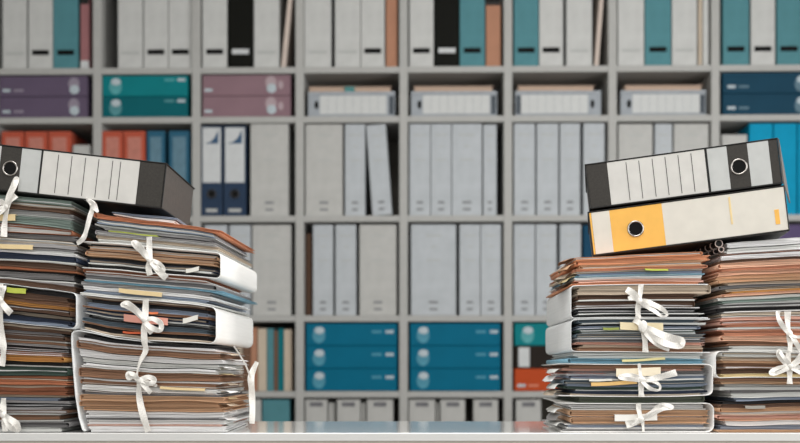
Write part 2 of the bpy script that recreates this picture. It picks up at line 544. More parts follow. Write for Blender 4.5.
def dbox(label, px0, px1, row, k, hpx, c, marks, group):
    rec = 0.010
    x0, x1 = fit(sh(px0, rec), sh(px1, rec))
    wd = x1 - x0
    u = YS / F
    h = hpx * u
    zb = boards[row] + BT / 2 + 0.0008 + k * (h + .0006)
    t = thing('document_box', label, 'box', shw(x0, rec, zb), (0, 0, -TH), group)
    m = mat('box card ' + c, BOXC[c], 0.6, amount=0.05, scale=(12, 12, 12), spec=.1)
    MB().bevbox(0, wd, 0.003, 0.30, 0, h, m, 0.0015).build('body', t)
    MB().bevbox(0.001, wd - .001, 0, 0.003, 0.001, h - .001, m, 0.001).build('front_flap', t)
    hi = mat('box print ' + c, tuple(int(v + (255 - v) * .28) for v in BOXC[c]), .55)
    wt = mat('box print white', (176, 188, 194), .55)
    e = -.0006
    for kind, cx, cz in marks:
        X = cx * u
        Z = h * cz
        if kind == 'icon':
            st_ = MB().plug(X, e, .0004, Z - 1.5 * u, min(h * .40, 7.6 * u), hi, rx=6.4 * u).build('round_sticker', t)
            MB().plug(X + .5 * u, e * 2, e, Z + 3.6 * u, 3.6 * u, wt, rx=5.0 * u).build('sticker_print', st_)
        elif kind == 'tall':
            st_ = MB().plug(X, e, .0004, Z + 2.4 * u, 6.6 * u, hi, rx=5.6 * u).build('round_sticker', t)
            MB().plug(X + .6 * u, e * 2, e, Z - 3.6 * u, 4.6 * u, wt, rx=4.8 * u).build('sticker_print', st_)
        elif kind == 'dash':
            MB().bevbox(X - 4 * u, X + 4 * u, e, .0004, Z - 1.5 * u, Z + 1.5 * u, wt, .0003).build('label_print', t)
        elif kind == 'dot':
            MB().plug(X, e, .0004, Z, 4.2 * u, hi, rx=2.6 * u).build('small_sticker', t)
        elif kind == 'soft':
            MB().bevbox(X - 5 * u, X + 5 * u, e, .0004, Z - 1.2 * u, Z + 1.2 * u, hi, .0003).build('label_print', t)
    return t


for k, nm in ((1, 'upper'), (0, 'lower')):
    dbox(f'{nm} plum document box at the far left of box shelf', -1, 87.5, 'B', k, 21.1, 'plum', [('dash', 7.5, .30), ('soft', 20, .30), ('tall', 76, .5)], 'plum boxes')
    dbox(f'{nm} teal document box in the second bay' + (', brighter' if k else ', darker'), 101, 188, 'B', k, 21.1, 'teal' if k else 'deep teal', [('icon', 13.5, .52), ('dash', 80, .78), ('soft', 68, .78)], 'teal boxes')
    dbox(f'{nm} mauve document box with round sticker, third bay', 202.5, 290.5, 'B', k, 21.1, 'mauve', [('dash', 6, .28), ('tall', 69, .52), ('dot', 79, .52)], 'mauve boxes')
    dbox(f'{nm} dark petrol document box at the right edge of box shelf', 722.5, 812, 'B', k, 21.1, 'petrol', [('dash', 9, .33), ('soft', 21, .33), ('icon', 78, .5)], 'petrol boxes')
for k, nm in ((2, 'top'), (1, 'middle'), (0, 'bottom')):
    dbox(f'{nm} blue document box of the left set of three', 306, 397.5, 'E', k, 22.6, 'blue', [('icon', 13, .52), ('dash', 84, .62), ('soft', 71, .62)], 'blue boxes')
    dbox(f'{nm} blue document box of the right set of three', 410, 500.5, 'E', k, 22.6, 'blue', [('icon', 13, .52), ('dash', 84, .62), ('soft', 71, .62)], 'blue boxes')
dbox('teal document box on top beside the right stack', 514.5, 605, 'E', 2, 22.6, 'teal', [('icon', 13, .52)], 'mixed boxes')
dbox('black document box with pale label beside the right stack', 514.5, 605, 'E', 1, 22.6, 'black', [('label', 0, 0)], 'mixed boxes')
dbox('rust red document box at bottom beside the right stack', 514.5, 605, 'E', 0, 22.6, 'rust', [('dash', 7, .25), ('soft', 19, .25)], 'mixed boxes')
for o in list(bpy.data.objects):
    if o.get('label') == 'black document box with pale label beside the right stack':
        u = YS / F
        MB().bevbox(4 * u, 15 * u, -.0008, .0003, 1.5 * u, 21 * u, LBL, .0004).build('label_card', o)


# --- lying grey binders with a sheaf of folders on top
LBLG = mat('soft grey label card', (194, 196, 195), .6, amount=.03)


def lying(label, lab2, px0, px1, hole, top0, top1, tipc):
    rec = .012
    u = YS / F
    x0, x1 = fit(sh(px0, rec), sh(px1, rec))
    wd = x1 - x0
    h = 23.5 * u
    zb = boards['B'] + BT / 2 + .0008
    t = thing('lever_arch_binder', label, 'binder', shw(x0, rec, zb), (0, 0, -TH), 'grey binders lying flat')
    g = mat('grey blue binder card', (150, 156, 162), .5, amount=.05)
    d = mat('slate binder end', (66, 74, 82), .5)
    MB().box(0, wd, .003, .28, 0, .0025, g).box(0, wd, .003, .28, h - .0025, h, g).bevbox(0, wd, 0, .003, 0, h, g, .0012).build('cover', t)
    MB().box(.008, wd - .008, .006, .27, .004, h - .004, PAPER).build('papers', t)
    b = MB()
    a0, a1 = (12, 79) if hole == 'L' else (6, 73)
    n = 8
    for i in range(n):
        q0 = a0 + (a1 - a0) * i / n
        q1 = a0 + (a1 - a0) * (i + 1) / n - .35
        b.bevbox(q0 * u, q1 * u, -.0008, .0004, 2.6 * u, h - 2.4 * u, LBLG, .0003)
    b.build('label_card', t)
    hx = 8.5 if hole == 'L' else wd / u - 8.5
    MB().plug(hx * u, -.0008, .0004, h * .5, 4.2 * u, HOLE, rx=2.0 * u).build('finger_hole', t)
    MB().bevbox((wd / u - 6) * u if hole == 'L' else 1 * u, (wd / u - 1) * u if hole == 'L' else 6 * u, -.0008, .0004, 2 * u, h - 3 * u, d, .0003).build('end_band', t)
    MB().bevbox(0, wd, -.003, .004, h - 1.2 * u, h + 1.4 * u, mat('pale binder rim', (158, 164, 170), .5), .001).build('rim', t)
    t2 = thing('card_folder', lab2, 'folder', shw(sh(top0, .02), .02, zb + h + .0006 + 1.4 * u), (0, 0, -TH), 'folders lying on the grey binders')
    w2 = sh(top1, .02) - sh(top0, .02)
    c = mat('blush card', (192, 170, 152), .7, amount=.12)
    MB().box(0, w2, 0, .24, 0, .0012, c).box(0, w2, 0, .24, 5.6 * u, 5.6 * u + .0012, c).box(0, .0012, 0, .24, 0, 5.6 * u, c).build('cover', t2)
    MB().box(.003, w2 - .006, .003, .23, .0022, 5.2 * u, mat('blush sheets', (184, 160, 142), .7, 'edges', amount=.3)).build('papers', t2)
    if tipc:
        MB().bevbox(w2 * .43, w2 * .55, -.004, .002, .001, 5.4 * u, mat('tab ' + tipc, (70, 130, 130), .6), .0005).build('index_tab', t2)


lying('grey blue binder lying flat in fourth bay, hole at its left', 'blush folder with teal tab lying on the fourth bay binder', 308, 395, 'L', 309, 392, 'teal')
lying('grey blue binder lying flat in fifth bay, hole at its left', 'blush folder lying on the flat binder in fifth bay', 411, 497, 'L', 414, 494, None)
lying('grey blue binder lying flat in sixth bay, hole at its right', 'blush folder lying on the flat binder in sixth bay', 515, 601, 'R', 518, 595, None)
lying('grey blue binder lying flat in seventh bay, hole at its left', 'blush folder lying on the flat binder in seventh bay', 620.5, 706, 'L', 625, 703, None)

# ------------------------------------------------------------------ desk
ZD = ZC - (432.5 - HOR) / (F / YF)
desk = thing('desk', 'glossy white desk top carrying the paper stacks', 'desk', (0, YF - .012, 0))
MB().bevbox(-1.4, 1.4, 0, .42, ZD - .0137, ZD, DESK, .0012).build('desk_top', desk)
MB().box(-1.36, 1.36, .004, .022, ZD - .09, ZD - .0139, DESKU).build('apron', desk)
for x in (-1.36, 1.31):
    for y in (.03, .36):
        MB().bevbox(x, x + .05, y, y + .05, 0.0005, ZD - .0139, DESKU, .002).build('leg', desk)

# ------------------------------------------------------------------ paper stacks
U = YF / F       # metres per photo pixel on the stacks' front plane


def wx(px):
    return (px - 400) * U


def wz(py):
    return ZC - (py - HOR) * U


def interp(xs, ys, x):
    if x <= xs[0]:
        s = (ys[1] - ys[0]) / (xs[1] - xs[0])
        return ys[0] + s * (x - xs[0]) * .6
    if x >= xs[-1]:
        s = (ys[-1] - ys[-2]) / (xs[-1] - xs[-2])
        return ys[-1] + s * (x - xs[-1]) * .6
    for i in range(len(xs) - 1):
        if x <= xs[i + 1]:
            f = (x - xs[i]) / (xs[i + 1] - xs[i])
            f2 = f * f * (3 - 2 * f) * .5 + f * .5
            return ys[i] + (ys[i + 1] - ys[i]) * f2


def slab(b, x0, x1, top, bot, y0, y1, m, org, xb0=0, xb1=0, nx=12, wave=0.0, seed=0, droop=0.0):
    """thin slab following two curves (image rows on the front plane); xb0/xb1 shift of its far left/right corners"""
    vs = []
    for i in range(nx + 1):
        f = i / nx
        x = x0 + (x1 - x0) * f
        jy = wave * noise.noise(Vector((x * .05, seed * 3.1, 0.3)))
        for k, y in enumerate((y0, y1)):
            px = x
            zt, zb = wz(top(px)), wz(bot(px))
            X = wx(x) + (0 if k == 0 else (xb0 * (1 - f) + xb1 * f))
            vs.append((X - org[0], y + (jy if k == 0 else -jy) - org[1], zb - org[2]))
            vs.append((X - org[0], y + (jy if k == 0 else -jy) - org[1], zt - org[2]))
    fs = []
    for i in range(nx):
        a, c = i * 4, i * 4 + 4
        fs += [(a, c, c + 1, a + 1), (a + 1, c + 1, c + 3, a + 3), (a + 3, c + 3, c + 2, a + 2), (a + 2, c + 2, c, a)]
    fs += [(0, 1, 3, 2), (nx * 4 + 1, nx * 4, nx * 4 + 2, nx * 4 + 3)]
    b.add(vs, fs, m)


def ucover(path, t, y0, y1, m, org, xb=0.0, round_side=0, rr=.008):
    """sheet of thickness t following a path of (x, z) world points, extruded in depth; the spine's far end is rounded"""
    n = len(path)
    nor = []
    for i in range(n):
        a = path[max(0, i - 1)]
        c = path[min(n - 1, i + 1)]
        d = Vector((c[0] - a[0], c[1] - a[1]))
        d.normalize()
        nor.append((d.y, -d.x))
    if round_side:
        ex = max(p[0] * round_side for p in path) * round_side
        zs = [p[1] for p in path if abs(p[0] - ex) < .01]
        zm = (max(zs) + min(zs)) / 2
    ys = [0, .5, .9, .94, .97, .99, 1] if round_side else [0, .5, 1]
    b = MB()
    vs = []
    L = y1 - y0
    for f in ys:
        y = y0 + L * f
        d = max(0, (y - (y1 - rr * 2)) / (rr * 2))
        sh_ = rr * (1 - math.sqrt(max(0, 1 - d * d))) if round_side else 0
        for (x, z), (nx_, nz_) in zip(path, nor):
            for q in (0, t):
                X, Z = x + nx_ * q, z + nz_ * q
                if round_side:
                    w_ = max(0, 1 - abs(X - ex) / .03)
                    X -= round_side * sh_ * w_
                    Z += (zm - Z) / max(.006, abs(zm - Z) + .001) * sh_ * .8 * w_
                vs.append((X + xb * f - org[0], y - org[1], Z - org[2]))
    k = 2 * n
    fs = []
    for j in range(len(ys) - 1):
        for i in range(n - 1):
            a = j * k + 2 * i
            fs.append((a, a + 2, a + 2 + k, a + k))
            fs.append((a + 1, a + 1 + k, a + 3 + k, a + 3))
        a = j * k
        fs.append((a, a + k, a + k + 1, a + 1))
        a = j * k + 2 * (n - 1)
        fs.append((a, a + 1, a + k + 1, a + k))
    for i in range(n - 1):
        a = 2 * i
        fs.append((a, a + 1, a + 3, a + 2))
        a += (len(ys) - 1) * k
        fs.append((a, a + 2, a + 3, a + 1))
    b.add(vs, fs, m, True)
    return b


def cpath(x0, x1, top, bot, side, r=3.0, n=10):
    """U path in image units on the front plane: open at x0 (side R) or x1 (side L)"""
    pts = []
    xe = x1 if side > 0 else x0
    xo = x0 if side > 0 else x1
    h = bot(xe) - top(xe)
    r = min(r, h * .48)
    xs = [xo + (xe - side * r - xo) * i / n for i in range(n + 1)]
    pts += [(x, top(x)) for x in xs]
    cx = xe - side * r
    for a in (22, 45, 68, 90):
        A = math.radians(a)
        pts.append((cx + side * r * math.sin(A), top(cx) + r * (1 - math.cos(A))))
    zb = bot(cx)
    for a in (90, 68, 45, 22):
        A = math.radians(a)
        pts.append((cx + side * r * math.sin(A), zb - r * (1 - math.cos(A))))
    pts += [(x, bot(x)) for x in reversed(xs)]
    return pts


ORD = ['first', 'second', 'third', 'fourth', 'fifth', 'sixth', 'seventh', 'eighth', 'ninth', 'tenth', 'eleventh', 'twelfth', 'thirteenth', 'fourteenth', 'fifteenth', 'sixteenth']
WORD = {'pale': 'pale', 'ash': 'dark grey', 'steel': 'blue grey', 'umber': 'dark brown', 'slate': 'slate grey', 'ochre': 'ochre yellow', 'sage': 'grey green'}


def bundle(where, xs, top, bot, x0, x1, layers, yshift=0.0, xb=(0, 0), jl=4, jr=3, depth=.318, seed=1, side=None, inner_nx=20, corner=0):
    rnd = random.Random(seed)
    ftop = lambda x: interp(xs, top, x)
    fbot = lambda x: interp(xs, bot, x)
    tot = sum(l[2] for l in layers)
    acc = 0.0
    for i, l in enumerate(layers):
        kind, c, wgt = l[:3]
        lx0 = l[3] if len(l) > 3 else x0 + rnd.uniform(0, jl)
        lx1 = l[4] if len(l) > 4 else x1 - rnd.uniform(0, jr)
        f0, f1 = acc / tot, (acc + wgt) / tot
        acc += wgt
        if corner and i in (0, len(layers) - 1):
            if corner > 0:
                lx1 = min(lx1, x1 - 4)
            else:
                lx0 = max(lx0, x0 + 4)
        hpx = (fbot((x0 + x1) / 2) - ftop((x0 + x1) / 2)) * (f1 - f0)
        g = .05
        nb = len(layers)

        def FB(k):
            fk = sum(l_[2] for l_ in layers[:k]) / tot
            am = 0 if k in (0, nb) else .42 * min(layers[k - 1][2], layers[k][2]) / tot
            return lambda x: fk + am * noise.noise(Vector((x * .021, seed * 1.37, k * 2.9 + .5)))
        A_, B_ = FB(i), FB(i + 1)
        T = (lambda A_, B_: lambda x: ftop(x) + (fbot(x) - ftop(x)) * (A_(x) + g * (B_(x) - A_(x))))(A_, B_)
        Bt = (lambda A_, B_: lambda x: ftop(x) + (fbot(x) - ftop(x)) * (B_(x) - g * (B_(x) - A_(x))))(A_, B_)
        y0 = YF + yshift + (.022 if c == 'charcoal' else rnd.uniform(.002, .013) if kind == 'P' else rnd.uniform(.001, .008))  # charcoal folders: set back and coloured dark to stand in for shaded gaps
        y1 = YF + yshift + depth - rnd.uniform(.0, .02)
        xm = (lx0 + lx1) / 2
        org = (wx(xm), y0, wz(Bt(xm)))
        nm = {'F': 'card_folder', 'P': 'paper_sheaf'}[kind]
        cw = WORD.get(c, c)
        kw = {'F': 'card folder', 'P': 'paper sheaf'}[kind]
        t = thing(nm, f'{cw} {kw}, {ORD[i]} from top in {where}', 'folder' if kind == 'F' else 'papers', org, group=where)
        n = max(1, int(round(hpx / 1.3)))
        b = MB()
        if kind == 'F':
            sd = side or rnd.choice((-1, 1))
            tt = .0006
            path = [(wx(a), wz(d)) for a, d in cpath(lx0, lx1, T, Bt, sd, r=min(2.0, hpx * .45), n=10)]
            o = ucover(path, tt * (-1 if sd < 0 else 1), y0, y1, cm(c), org, xb=xb[0] if sd < 0 else xb[1]).build('cover', t)
            ins = .45 / max(hpx, .8)
            ins = min(ins, .28)
            p0, p1 = lx0 + (1.6 if sd < 0 else rnd.uniform(0, 3)), lx1 - (1.6 if sd > 0 else rnd.uniform(0, 3))
            back = rnd.uniform(.001, .003)
        else:
            ins, p0, p1, back = .0, lx0, lx1, 0
        edges = [0.0]
        for k in range(n):
            edges.append(edges[-1] + rnd.uniform(.6, 1.4))
        edges = [ins + (1 - 2 * ins) * e / edges[-1] for e in edges]
        pc = pm(c)
        alt = pm(rnd.choice(['white', 'pale', 'beige', c, c]) if kind == 'F' else rnd.choice([c, c, 'pale']))
        sd0 = rnd.uniform(0, 90)

        def EB(k):
            am = 0 if k in (0, n) else .38 * min(edges[k] - edges[k - 1], edges[k + 1] - edges[k])
            return lambda x: edges[k] + am * noise.noise(Vector((x * .035, sd0 + k * 3.7, 1.7))) * 1.6
        for k in range(n):
            ga = rnd.uniform(.02, .10) if rnd.random() < .7 else rnd.uniform(.15, .38)
            P_, Q_ = EB(k), EB(k + 1)

            def mk(a, P_=P_, Q_=Q_):
                return lambda x: T(x) + (Bt(x) - T(x)) * (P_(x) + a * (Q_(x) - P_(x)))
            ll = rnd.uniform(0, 1) ** 2 * (5 if kind == 'P' else 2.2)
            rr_ = rnd.uniform(0, 1) ** 2 * (5 if kind == 'P' else 2.2)
            slab(b, p0 + ll, p1 - rr_, mk(ga), mk(.96),
                 y0 + back + rnd.uniform(0, .002), y1 - rnd.uniform(0, .012) - .001, pc if rnd.random() < (.85 if c in ('tan', 'brown') else .66) else alt, org,
                 xb[0] + rnd.uniform(-.003, .004), xb[1] + rnd.uniform(-.004, .003), nx=inner_nx, wave=.0012, seed=k + sd0)
        b.build('papers' if kind == 'F' else 'sheets', t)


def wrap(label, path_px, c, y0=None, y1=None, xb=0.0, rs=0, t=.0011, flip=1, rough=.45):
    path = [(wx(a), wz(d)) for a, d in path_px]
    y0 = YF if y0 is None else y0
    y1 = YF + .345 if y1 is None else y1
    mx = sum(p[0] for p in path) / len(path)
    mz = min(p[1] for p in path)
    org = (mx, y0, mz)
    t_ = thing('wrap_folder', label, 'folder', org, group=None)
    ucover(path, t * flip, y0, y1, c, org, xb=xb, round_side=rs).build('cover', t_)
    return t_


WCARD = mat('white wrap card', (246, 245, 242), .5, amount=.03, scale=(8, 8, 300))
GCARD = mat('grey wrap card', (228, 230, 230), .5, amount=.04, scale=(8, 8, 300))


def C(xs, ys):
    return lambda x: interp(xs, ys, x)


# ---- stack A, far left
XA = [-60, 0, 40, 80]
a0 = [188, 194, 197.5, 201]
a1 = [233, 236.5, 239, 242]
a2 = [266, 268, 270.5, 273]
a3 = [278, 283, 288, 293]
a4 = [317, 322, 326, 330]
a5 = [362, 366, 367, 368.5]
a6 = [396, 397, 397.5, 398]
a7 = [432.3, 432.3, 432.3, 432.3]
sh_ = lambda l, d: [v + d for v in l]
LS = 'far left stack'
bundle(f'top bundle of the {LS}', XA, a0, sh_(a1, -.3), -70, 74, [('F', 'sage', 5), ('P', 'beige', 4), ('F', 'umber', 4), ('P', 'grey', 6), ('F', 'sage', 9), ('F', 'rust', 8, -70, 71), ('P', 'ash', 5, -70, 77)], seed=11, jr=6)
bundle(f'second bundle of the {LS}', XA, a1, sh_(a2, -.3), -70, 77, [('P', 'beige', 4), ('P', 'grey', 3), ('P', 'grey', 4), ('F', 'white', 2), ('F', 'navy', 5), ('P', 'pale', 2), ('F', 'umber', 5), ('F', 'orange', 1.6)], seed=12, side=1)
bundle(f'third bundle of the {LS}', XA, a2, sh_(a3, -.5), -70, 75, [('F', 'charcoal', 4), ('P', 'ash', 5), ('P', 'grey', 4), ('F', 'umber', 5)], seed=13)
bundle(f'fourth bundle of the {LS}', XA, sh_(a3, 1.2), sh_(a4, -1.2), -68, 72, [('F', 'charcoal', 5), ('F', 'umber', 6), ('F', 'brown', 4), ('F', 'ochre', 3), ('F', 'umber', 6), ('F', 'charcoal', 5), ('F', 'navy', 4), ('P', 'steel', 3)], seed=14)
wrap('thin pale wrap folder closing round the fourth bundle of far left stack', cpath(-70, 76.5, C(XA, a3), C(XA, sh_(a4, -.2)), 1, 6, 12), GCARD, t=.0009)
bundle(f'fifth bundle of the {LS}', XA, a4, sh_(a5, -.2), -70, 70, [('F', 'umber', 6), ('P', 'ash', 3), ('F', 'umber', 5), ('P', 'brown', 5), ('P', 'grey', 2), ('F', 'charcoal', 6), ('F', 'rust', 4), ('F', 'ochre', 5), ('F', 'charcoal', 4), ('P', 'pale', 1.6)], seed=15, jr=7)
bundle(f'sixth bundle of the {LS}', XA, a5, sh_(a6, -.2), -70, 69, [('F', 'green', 9), ('F', 'rust', 4), ('F', 'orange', 4), ('F', 'rust', 5), ('F', 'rust', 5), ('P', 'beige', 2)], seed=16, jr=4)
bundle(f'bottom bundle of the {LS}', XA, a6, a7, -70, 70, [('P', 'steel', 3), ('P', 'grey', 3), ('F', 'charcoal', 3), ('P', 'grey', 4), ('F', 'umber', 3), ('P', 'pale', 2), ('P', 'brown', 5), ('P', 'pale', 2), ('F', 'ash', 5), ('P', 'pale', 5)], seed=17, jr=14)

# ---- stack B, inner left
XB = [80, 115, 150, 185, 220]
b0 = [209, 216.5, 221, 224.5, 230]
b1 = [241, 243, 246.5, 249.5, 252.5]
b2 = [268, 270, 273.5, 276, 279]
b3 = [294, 297.5, 300, 303, 307.5]
b4 = [329.5, 337, 341, 342.5, 344.5]
b5 = [432.3] * 5
LB = 'inner left stack'
bb = (.016, .016)
bundle(f'top bundle of the {LB}', XB, b0, sh_(b1, -.2), 92, 219, [('F', 'orange', 4.5, 93, 221), ('P', 'steel', 5, 96, 214), ('P', 'pale', 2), ('P', 'grey', 3, 98, 212), ('P', 'lime', 1.5, 106, 160), ('F', 'grey', 4), ('F', 'beige', 3), ('P', 'pale', 4)], seed=21, xb=bb, yshift=.001, side=-1)
bundle(f'loose wad on top of {LB}', [100, 150, 190], [209.8, 214, 218], [212.2, 219.8, 224], 106, 176, [('P', 'steel', 3.2), ('P', 'white', 3)], seed=22, depth=.2, yshift=.01)
bundle(f'second bundle of the {LB}', XB, sh_(b1, 1.0), sh_(b2, -1.1), 83, 217.5, [('F', 'charcoal', 3), ('F', 'tan', 4.5), ('F', 'umber', 1.5), ('F', 'tan', 5), ('F', 'charcoal', 3), ('F', 'navy', 3), ('P', 'pale', 1.5), ('F', 'charcoal', 4)], seed=23, xb=bb)
wrap('white wide-spined wrap folder, the upper one in the inner left stack', cpath(82, 221, C(XB, b1), C(XB, sh_(b2, -.2)), 1, 5, 12), WCARD, xb=.016, rs=1, t=.0012)
bundle(f'third bundle of the {LB}', XB, b2, sh_(b3, -.2), 80, 213, [('F', 'rust', 4, 82, 206), ('P', 'white', 2), ('F', 'ash', 5, 82, 216), ('F', 'blue', 1.6, 84, 223), ('P', 'grey', 4, 80, 212), ('P', 'white', 4, 82, 216), ('P', 'steel', 3), ('P', 'pale', 2, 79, 216)], seed=24, xb=bb)
bundle(f'fourth bundle of the {LB}', XB, sh_(b3, 1.0), sh_(b4, -1.1), 80, 212, [('F', 'umber', 3), ('F', 'charcoal', 4), ('F', 'steel', 4), ('F', 'brown', 2), ('F', 'navy', 5), ('P', 'pale', 2), ('F', 'charcoal', 4), ('F', 'slate', 4), ('F', 'brown', 2), ('F', 'charcoal', 4), ('P', 'beige', 3)], seed=25, xb=bb, jl=6, jr=5)
wrap('white wide-spined wrap folder, the lower one in the inner left stack', cpath(80, 216.5, C(XB, b3), C(XB, sh_(b4, -.2)), 1, 7, 12), WCARD, xb=.016, rs=1, t=.0012)
b46 = [406.5, 407, 407.5, 407.5, 408]
bundle(f'fifth bundle of the {LB}', XB, [334, 340, 343, 344.5, 346], sh_(b46, -.2), 76.5, 223,
       [('F', 'charcoal', 3, 80, 214), ('P', 'white', 2), ('F', 'brown', 8, 76, 222), ('P', 'white', 5, 77, 224), ('P', 'pale', 5), ('P', 'white', 5), ('F', 'brown', 8, 78, 221), ('P', 'white', 2), ('F', 'brown', 4),
        ('P', 'white', 5), ('F', 'ash', 4, 80, 220), ('F', 'tan', 5, 79.5, 226), ('F', 'tan', 5)], seed=26, xb=(.002, -.003), jl=4, jr=8, depth=.33, side=-1)
bundle(f'bottom bundle of the {LB}', XB, b46, b5, 84, 226,
       [('F', 'tan', 5, 82.5, 226), ('P', 'white', 6, 84, 224), ('F', 'ash', 1.4, 85, 224), ('P', 'white', 5, 85, 226), ('F', 'pink', 1.3, 86, 220), ('P', 'white', 6, 87, 226)], seed=27, xb=(.002, -.003), jl=6, jr=8, depth=.33, side=-1)
wrap('pale cover standing open at the left of the inner left stack', [(150, 341.6), (115, 337.6), (95, 333), (80, 330.2), (74.5, 330.6), (71.6, 333), (71, 338), (71.6, 352), (73, 372), (75, 395), (78.5, 418), (82, 429.5), (84, 431.6)], GCARD, t=-.0016, y1=YF + .30)
# ---- stack C, inner right
XC = [570, 605, 640, 675, 712]
c0 = [257.5, 256.5, 254, 252.5, 251]
c1 = [285.5, 284.5, 284, 284, 284]
c2 = [318.8, 318, 318, 318.2, 318.4]
c3 = [352, 352.2, 352.5, 353, 353]
c35 = [363.5, 364, 364, 364, 364]
c4 = [396.5, 397, 397.2, 397, 395.5]
c45 = [403, 403.3, 403.4, 403, 403]
c5 = [432.3] * 5
LC = 'inner right stack'
bundle(f'top bundle of the {LC}', XC, c0, sh_(c1, -.2), 573, 706, [('F', 'apricot', 3, 576, 703), ('F', 'apricot', 5, 576, 711), ('F', 'tan', 4, 580, 706), ('F', 'copper', 2.5, 574, 708), ('P', 'beige', 2), ('P', 'steel', 3), ('F', 'blue', 1.5), ('P', 'white', 3), ('P', 'pink', 3), ('F', 'apricot', 2, 572, 700)], seed=31, xb=(-.001, 0), jl=5)
bundle(f'second bundle of the {LC}', XC, sh_(c1, 1.0), sh_(c2, -1.0), 575.5, 708, [('F', 'beige', 8, 575.5, 711), ('F', 'umber', 4), ('P', 'pale', 1.6, 575, 698), ('F', 'umber', 5), ('P', 'white', 1.2), ('F', 'charcoal', 4), ('P', 'pale', 1.2), ('F', 'charcoal', 3)], seed=32, jr=12, xb=(.006, 0))
wrap('white wide-spined wrap folder, the upper one in the inner right stack', cpath(570.5, 708, C(XC, c1), C(XC, sh_(c2, -.2)), -1, 4, 12), GCARD, rs=-1, t=-.0012, xb=.005)
bundle(f'third bundle of the {LC}', XC, sh_(c2, 1.0), sh_(c3, -1.0), 576, 708, [('F', 'slate', 3), ('P', 'pale', 2), ('F', 'charcoal', 2), ('F', 'steel', 3), ('F', 'green', 2.4), ('P', 'pale', 2), ('F', 'slate', 4), ('P', 'white', 1.5), ('F', 'ash', 3), ('F', 'pink', 3), ('P', 'beige', 3), ('F', 'brown', 3.5)], seed=33, jr=14, jl=6, xb=(.006, 0))
wrap('white wide-spined wrap folder, the lower one in the inner right stack', cpath(570.5, 710, C(XC, sh_(c2, .3)), C(XC, sh_(c3, -.2)), -1, 5, 12), GCARD, rs=-1, t=-.0012, xb=.003)
bundle(f'fourth bundle of the {LC}', XC, c3, sh_(c35, -.3), 569, 706, [('P', 'pale', 3, 574, 704), ('P', 'grey', 2.5, 575, 702), ('F', 'blue', 5, 568, 706)], seed=34, xb=(.004, 0), side=-1)
bundle(f'fifth bundle of the {LC}', XC, sh_(c35, 1.0), sh_(c4, -1.0), 562, 709.5, [('F', 'brown', 4), ('P', 'pink', 2.5), ('F', 'ash', 2.5), ('P', 'white', 3), ('F', 'steel', 3), ('P', 'pale', 2), ('F', 'slate', 4), ('P', 'steel', 3), ('F', 'green', 2.5), ('P', 'white', 2), ('F', 'navy', 3), ('P', 'beige', 2)], seed=35, corner=1, xb=(.012, -.002), jl=12, jr=4)
wrap('pale wrap folder closed at right, the upper one in the inner right stack', cpath(560, 713, C(XC, c35), C(XC, sh_(c4, -.2)), 1, 6, 12), WCARD, t=.0012, xb=.014)
bundle(f'sixth bundle of the {LC}', XC, c4, sh_(c45, -.3), 576, 705, [('F', 'olive', 6, 577, 705)], seed=36, side=1)
bundle(f'bottom bundle of the {LC}', XC, sh_(c45, 1.0), sh_(c5, -1.0), 563, 710.5, [('P', 'white', 5), ('P', 'pale', 2), ('F', 'tan', 7, 570, 710.5), ('P', 'white', 1.2), ('F', 'tan', 7, 571, 710), ('P', 'white', 2), ('P', 'steel', 2), ('F', 'white', 2), ('P', 'grey', 2.4)], seed=37, corner=1, xb=(.012, -.002), jl=9, jr=5)
wrap('pale wrap folder closed at right, the lower one in the inner right stack', cpath(562, 714, C(XC, c45), C(XC, c5), 1, 7, 12), WCARD, t=.0012, xb=.014)

# ---- stack D, far right
XD = [715, 750, 800, 860]
d0 = [243.5, 240.5, 236.5, 236]
d1 = [261, 258.5, 256, 255]
d2 = [280, 277.5, 276, 275]
d3 = [297.5, 295.5, 292.5, 290]
d4 = [313.5, 312, 311, 311]
d5 = [351, 351.3, 352.5, 353]
d6 = [378.5, 377.5, 378, 379]
d7 = [404.5, 405, 403, 402]
d8 = [432.3] * 4
LD = 'far right stack'
bundle(f'top bundle of the {LD}', XD, d0, sh_(d1, -.2), 724, 872, [('P', 'white', 7, 727, 872), ('P', 'white', 6, 725, 872), ('P', 'pink', .8), ('P', 'white', 6, 722, 872)], seed=41)
bundle(f'second bundle of the {LD}', XD, d1, sh_(d2, -.2), 716, 870, [('F', 'umber', 2.5), ('F', 'peach', 5), ('F', 'copper', 2.5), ('F', 'peach', 4), ('P', 'tan', 3)], seed=42, jl=6)
bundle(f'third bundle of the {LD}', XD, d2, sh_(d3, -.2), 717, 870, [('F', 'tan', 4), ('P', 'beige', 3), ('F', 'ash', 3), ('P', 'beige', 3), ('F', 'ochre', 2), ('F', 'peach', 3)], seed=43, jl=18)
bundle(f'fourth bundle of the {LD}', XD, d3, sh_(d4, -.2), 714, 870, [('P', 'pale', 3), ('F', 'sage', 3), ('P', 'pale', 2), ('F', 'ash', 3), ('F', 'charcoal', 3.5), ('P', 'white', 1.4)], seed=44, jl=12)
bundle(f'fifth bundle of the {LD}', XD, d4, sh_(d5, -.2), 718, 870, [('P', 'beige', 3), ('P', 'pink', 5), ('F', 'pink', 3.5), ('F', 'copper', 3), ('P', 'pink', 3), ('F', 'copper', 6), ('F', 'peach', 6), ('F', 'brown', 4, 728, 870), ('P', 'pale', 5, 730, 870)], seed=45, jl=7)
bundle(f'sixth bundle of the {LD}', XD, sh_(d5, 1.0), sh_(d6, -.9), 719, 870, [('F', 'pale', 4), ('P', 'beige', 4), ('F', 'tan', 2), ('F', 'brown', 5), ('F', 'umber', 5), ('F', 'cream', 3)], seed=46, jl=4)
wrap('thin pale wrap folder open at right in the far right stack', cpath(715.2, 868, C(XD, d5), C(XD, sh_(d6, -.1)), -1, 6, 12), WCARD, t=-.0011)
